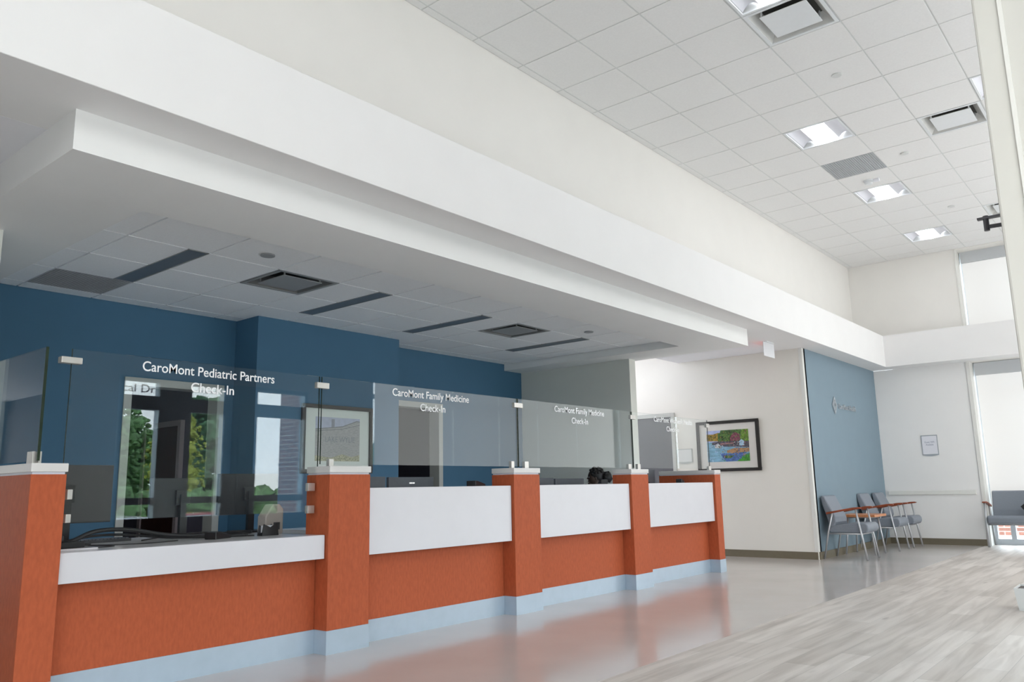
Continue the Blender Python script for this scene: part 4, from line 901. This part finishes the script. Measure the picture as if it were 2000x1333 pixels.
# head with face details
hd = MB(); hd.ball((0.045, 0, 1.165), 0.088, 0.070, 0.105, 20, 14)
hd.prism([(0.125, 1.175), (0.150, 1.148), (0.128, 1.142)], 'y', -0.012, 0.012)                   # nose
hd.ball((0.120, 0, 1.118), 0.014, 0.024, 0.010, 10, 6).ball((0.108, 0, 1.085), 0.026, 0.03, 0.022, 10, 6)
for s in (-1, 1): hd.ball((0.035, s * 0.071, 1.155), 0.014, 0.008, 0.028, 10, 6)
fc = hd.build('head', skin, per, smooth=True)
ey = MB()
for s in (-1, 1): ey.ball((0.117, s * 0.029, 1.168), 0.010, 0.014, 0.008, 10, 6)
ey.build('eyes', mat('eye_white', (0.5, 0.5, 0.48), 0.3, noise=0.02), fc, smooth=True)
hr = MB(); rr = random.Random(3)
hr.ball((0.020, 0, 1.195), 0.098, 0.083, 0.095, 26, 16, jit=0.05, rnd=rr)
for i in range(34):
    a = rr.uniform(0, 2 * PI); e_ = rr.uniform(0.1, 1.3)
    hr.ball((0.02 + 0.09 * math.cos(a) * math.cos(e_), 0.078 * math.sin(a) * math.cos(e_), 1.205 + 0.085 * math.sin(e_)), 0.022, 0.022, 0.020, 8, 6, jit=0.15, rnd=rr)
hr.ball((-0.115, 0, 1.165), 0.068, 0.068, 0.070, 22, 14, jit=0.06, rnd=rr)
for i in range(26):
    a = rr.uniform(0, 2 * PI); e_ = rr.uniform(-1.2, 1.3)
    hr.ball((-0.115 + 0.062 * math.cos(a) * math.cos(e_), 0.062 * math.sin(a) * math.cos(e_), 1.165 + 0.064 * math.sin(e_)), 0.018, 0.018, 0.017, 8, 6, jit=0.15, rnd=rr)
hr.build('hair', hair, per, smooth=True)
# dark top follows torso and sleeves
V2 = [(0, 0, 0.50), (0.0, 0, 0.68), (0.02, 0, 0.84), (0.01, 0, 0.965), (0.015, 0, 1.02)]; E2 = [(0, 1), (1, 2), (2, 3), (3, 4)]; R2 = [(0.15, 0.18), (0.125, 0.15), (0.135, 0.175), (0.095, 0.13), 0.062]
for s in (-1, 1):
    k = len(V2); pts = [(0.0, s * 0.155, 0.965), (0.02, s * 0.20, 0.90), (0.03, s * 0.24, 0.705), (0.14, s * 0.21, 0.68)]
    V2 += pts; R2 += [0.072, 0.062, 0.052, 0.047]; E2 += [(3, k), (k, k + 1), (k + 1, k + 2), (k + 2, k + 3)]
skin_chain('dark_top', V2, E2, R2, cloth, per)
# office chair under the person
t = thing('office_chair', (PX - 0.05, PY - 0.01, 0), 'black office chair under the seated person', 'chair', rz=math.atan2(-0.64, -0.77))
MB().box(-0.22, 0.24, -0.23, 0.23, 0.35, 0.40).build('seat', black_pl, t, bevel=0.015)
MB().box(-0.27, -0.215, -0.2, 0.2, 0.45, 0.90).build('backrest', black_pl, t, bevel=0.015)
MB().tube([(0, 0, 0.08), (0, 0, 0.36)], 0.025, 10).build('gas_column', metal, t)
for k in range(5):
    a = 2 * PI * k / 5 + 0.3; MB().tube([(0, 0, 0.09), (0.25 * math.cos(a), 0.25 * math.sin(a), 0.06)], 0.02, 8).ball((0.25 * math.cos(a), 0.25 * math.sin(a), 0.03), 0.03, 0.03, 0.03, 10, 8).build('caster_leg', black_pl, t)

# ------------------------------------------------------------------ outside (seen through windows and mirrored in the glass screens)
GZ = -0.8
struct('floor_outside', MB().box(XR + 0.2, 80, -30, 70, GZ - 0.2, GZ), asphalt, 'asphalt parking lot outside', off=(0, 0, 0))
struct('floor_sidewalk', MB().box(XR + 0.2, 3.4, -4, 15.3, GZ, -0.02).box(-6, XR + 0.2, 15.3, 20, -0.3, -0.02), mat('sidewalk_concrete', (0.45, 0.44, 0.42), 0.9, noise=0.08), 'concrete walk outside')
MB().box(13.5, 79, -29, 69, GZ, GZ + 0.25).build('grass_bank', grass, None, label='grass bank beyond the parking lot', cat='grass', kind='stuff')
def tree(x, y, h, r, m, label, seed):
    R_ = random.Random(seed); t = thing('tree', (x, y, GZ + 0.28), label, 'tree', 'trees beyond the parking lot')
    MB().tube([(0, 0, 0), (0.05, 0, h * 0.3), (0, 0.05, h * 0.6)], 0.16, 10, r2=0.08).build('trunk', bark, t)
    c = MB()
    for i in range(70):
        a = R_.uniform(0, 2 * PI); q = R_.random() ** 0.5 * 0.8; zz = R_.uniform(0.04, 0.92)
        rad = r * (0.35 + 0.75 * math.sin(PI * (0.12 + 0.8 * zz))) * q
        s = 0.24 * r * (1.15 - 0.5 * zz)
        c.ball((rad * math.cos(a), rad * math.sin(a), h * (0.2 + 0.78 * zz)), s, s, s, 8, 6, jit=0.2, rnd=R_)
    for i in range(800):
        a = R_.uniform(0, 2 * PI); q = R_.random() ** 0.5; zz = R_.random()
        rad = r * (0.35 + 0.75 * math.sin(PI * (0.12 + 0.8 * zz))) * q
        s = R_.uniform(0.07, 0.16) * r / 2
        c.ball((rad * math.cos(a), rad * math.sin(a), h * (0.2 + 0.78 * zz)), s, s, s * 0.8, 8, 5, jit=0.25, rnd=R_)
    c.build('foliage', m, t)
tree(22.5, 9.0, 5.2, 1.8, leaf_d, 'dark green tree outside, mirrored in the glass left of the others', 1)
tree(22, 13.2, 4.9, 1.6, leaf_m, 'mid green tree outside, mirrored below the address letters', 2)
tree(18.6, 14.6, 4.6, 0.95, leaf_y, 'yellow-green tree outside, mirrored in the middle of the near glass', 3)
tree(25.0, 15.4, 5.2, 1.7, leaf_m, 'mid green tree outside right behind the yellow-green one', 7)
tree(29.5, 21.5, 6.6, 2.2, leaf_d, 'tall dark green tree outside behind the yellow-green one', 4)
tree(27, 27.5, 5.2, 2.2, leaf_d, 'dark green tree outside, mirrored right of the blue wall bump', 5)
tree(28, 34.0, 4.8, 2.4, leaf_m, 'mid green tree far outside, at the right of the row', 6)
hg = MB(); R_ = random.Random(9)
for i in range(260): hg.ball((R_.uniform(-0.8, 0.8), R_.uniform(-9, 9), R_.uniform(0.45, 1.5)), 0.4, 0.4, 0.35, 8, 5, jit=0.25, rnd=R_)
hg.build('hedge', leaf_m, None, label='long leafy hedge outside beyond the parked cars', cat='hedge', loc=(15.2, 17, GZ + 0.27))
def car(x, y, rz, m, label):
    t = thing('car', (x, y, GZ), label, 'car', 'cars parked outside', rz)
    MB().prism([(-2.2, 0.25), (2.2, 0.25), (2.28, 0.5), (2.2, 0.72), (1.3, 0.92), (0.9, 0.95), (-1.6, 0.98), (-2.2, 0.92), (-2.3, 0.6)], 'y', -0.87, 0.87).build('car_body', m, t, bevel=0.06)
    MB().prism([(-1.75, 0.95), (1.0, 0.93), (0.35, 1.36), (-0.2, 1.43), (-0.9, 1.41), (-1.4, 1.25)], 'y', -0.76, 0.76).build('window_band', car_glass, t, bevel=0.03)
    MB().prism([(-0.95, 1.385), (0.3, 1.345), (0.3, 1.375), (-0.2, 1.45), (-0.9, 1.43)], 'y', -0.74, 0.74).build('roof', m, t, bevel=0.01)
    for sx in (-1.4, 1.4):
        for sy in (-1, 1): MB().tube([(sx, sy * 0.9, 0.33), (sx, sy * 0.68, 0.33)], 0.33, 18).build('wheel', tyre, t)
car(8.6, 9.8, 0.0, car_red, 'red sedan parked outside, mirrored in the glass right of the doorway')
car(7.4, 7.0, 0.0, car_sil, 'silver sedan parked outside, mirrored at the white door frame')
car(8.6, 14.8, 0.0, car_sil, 'silver sedan parked outside, mirrored right of the blue wall bump')
t = thing('porch_column', (2.4, 8.4, -0.02), 'brick porch column outside the entrance', 'column')
MB().box(-0.3, 0.3, -0.3, 0.3, 0, 3.4).build('brick_shaft', brick, t)
MB().box(-0.35, 0.35, -0.35, 0.35, 3.4, 3.55).build('stone_cap', paper, t)
MB().box(-3, 2, 0, 0.3, 0, 0.85).build('garden_wall', brick, None, label='low brick wall outside, seen under the shade of the far window', cat='wall', loc=(-1.5, 18.0, -0.02))
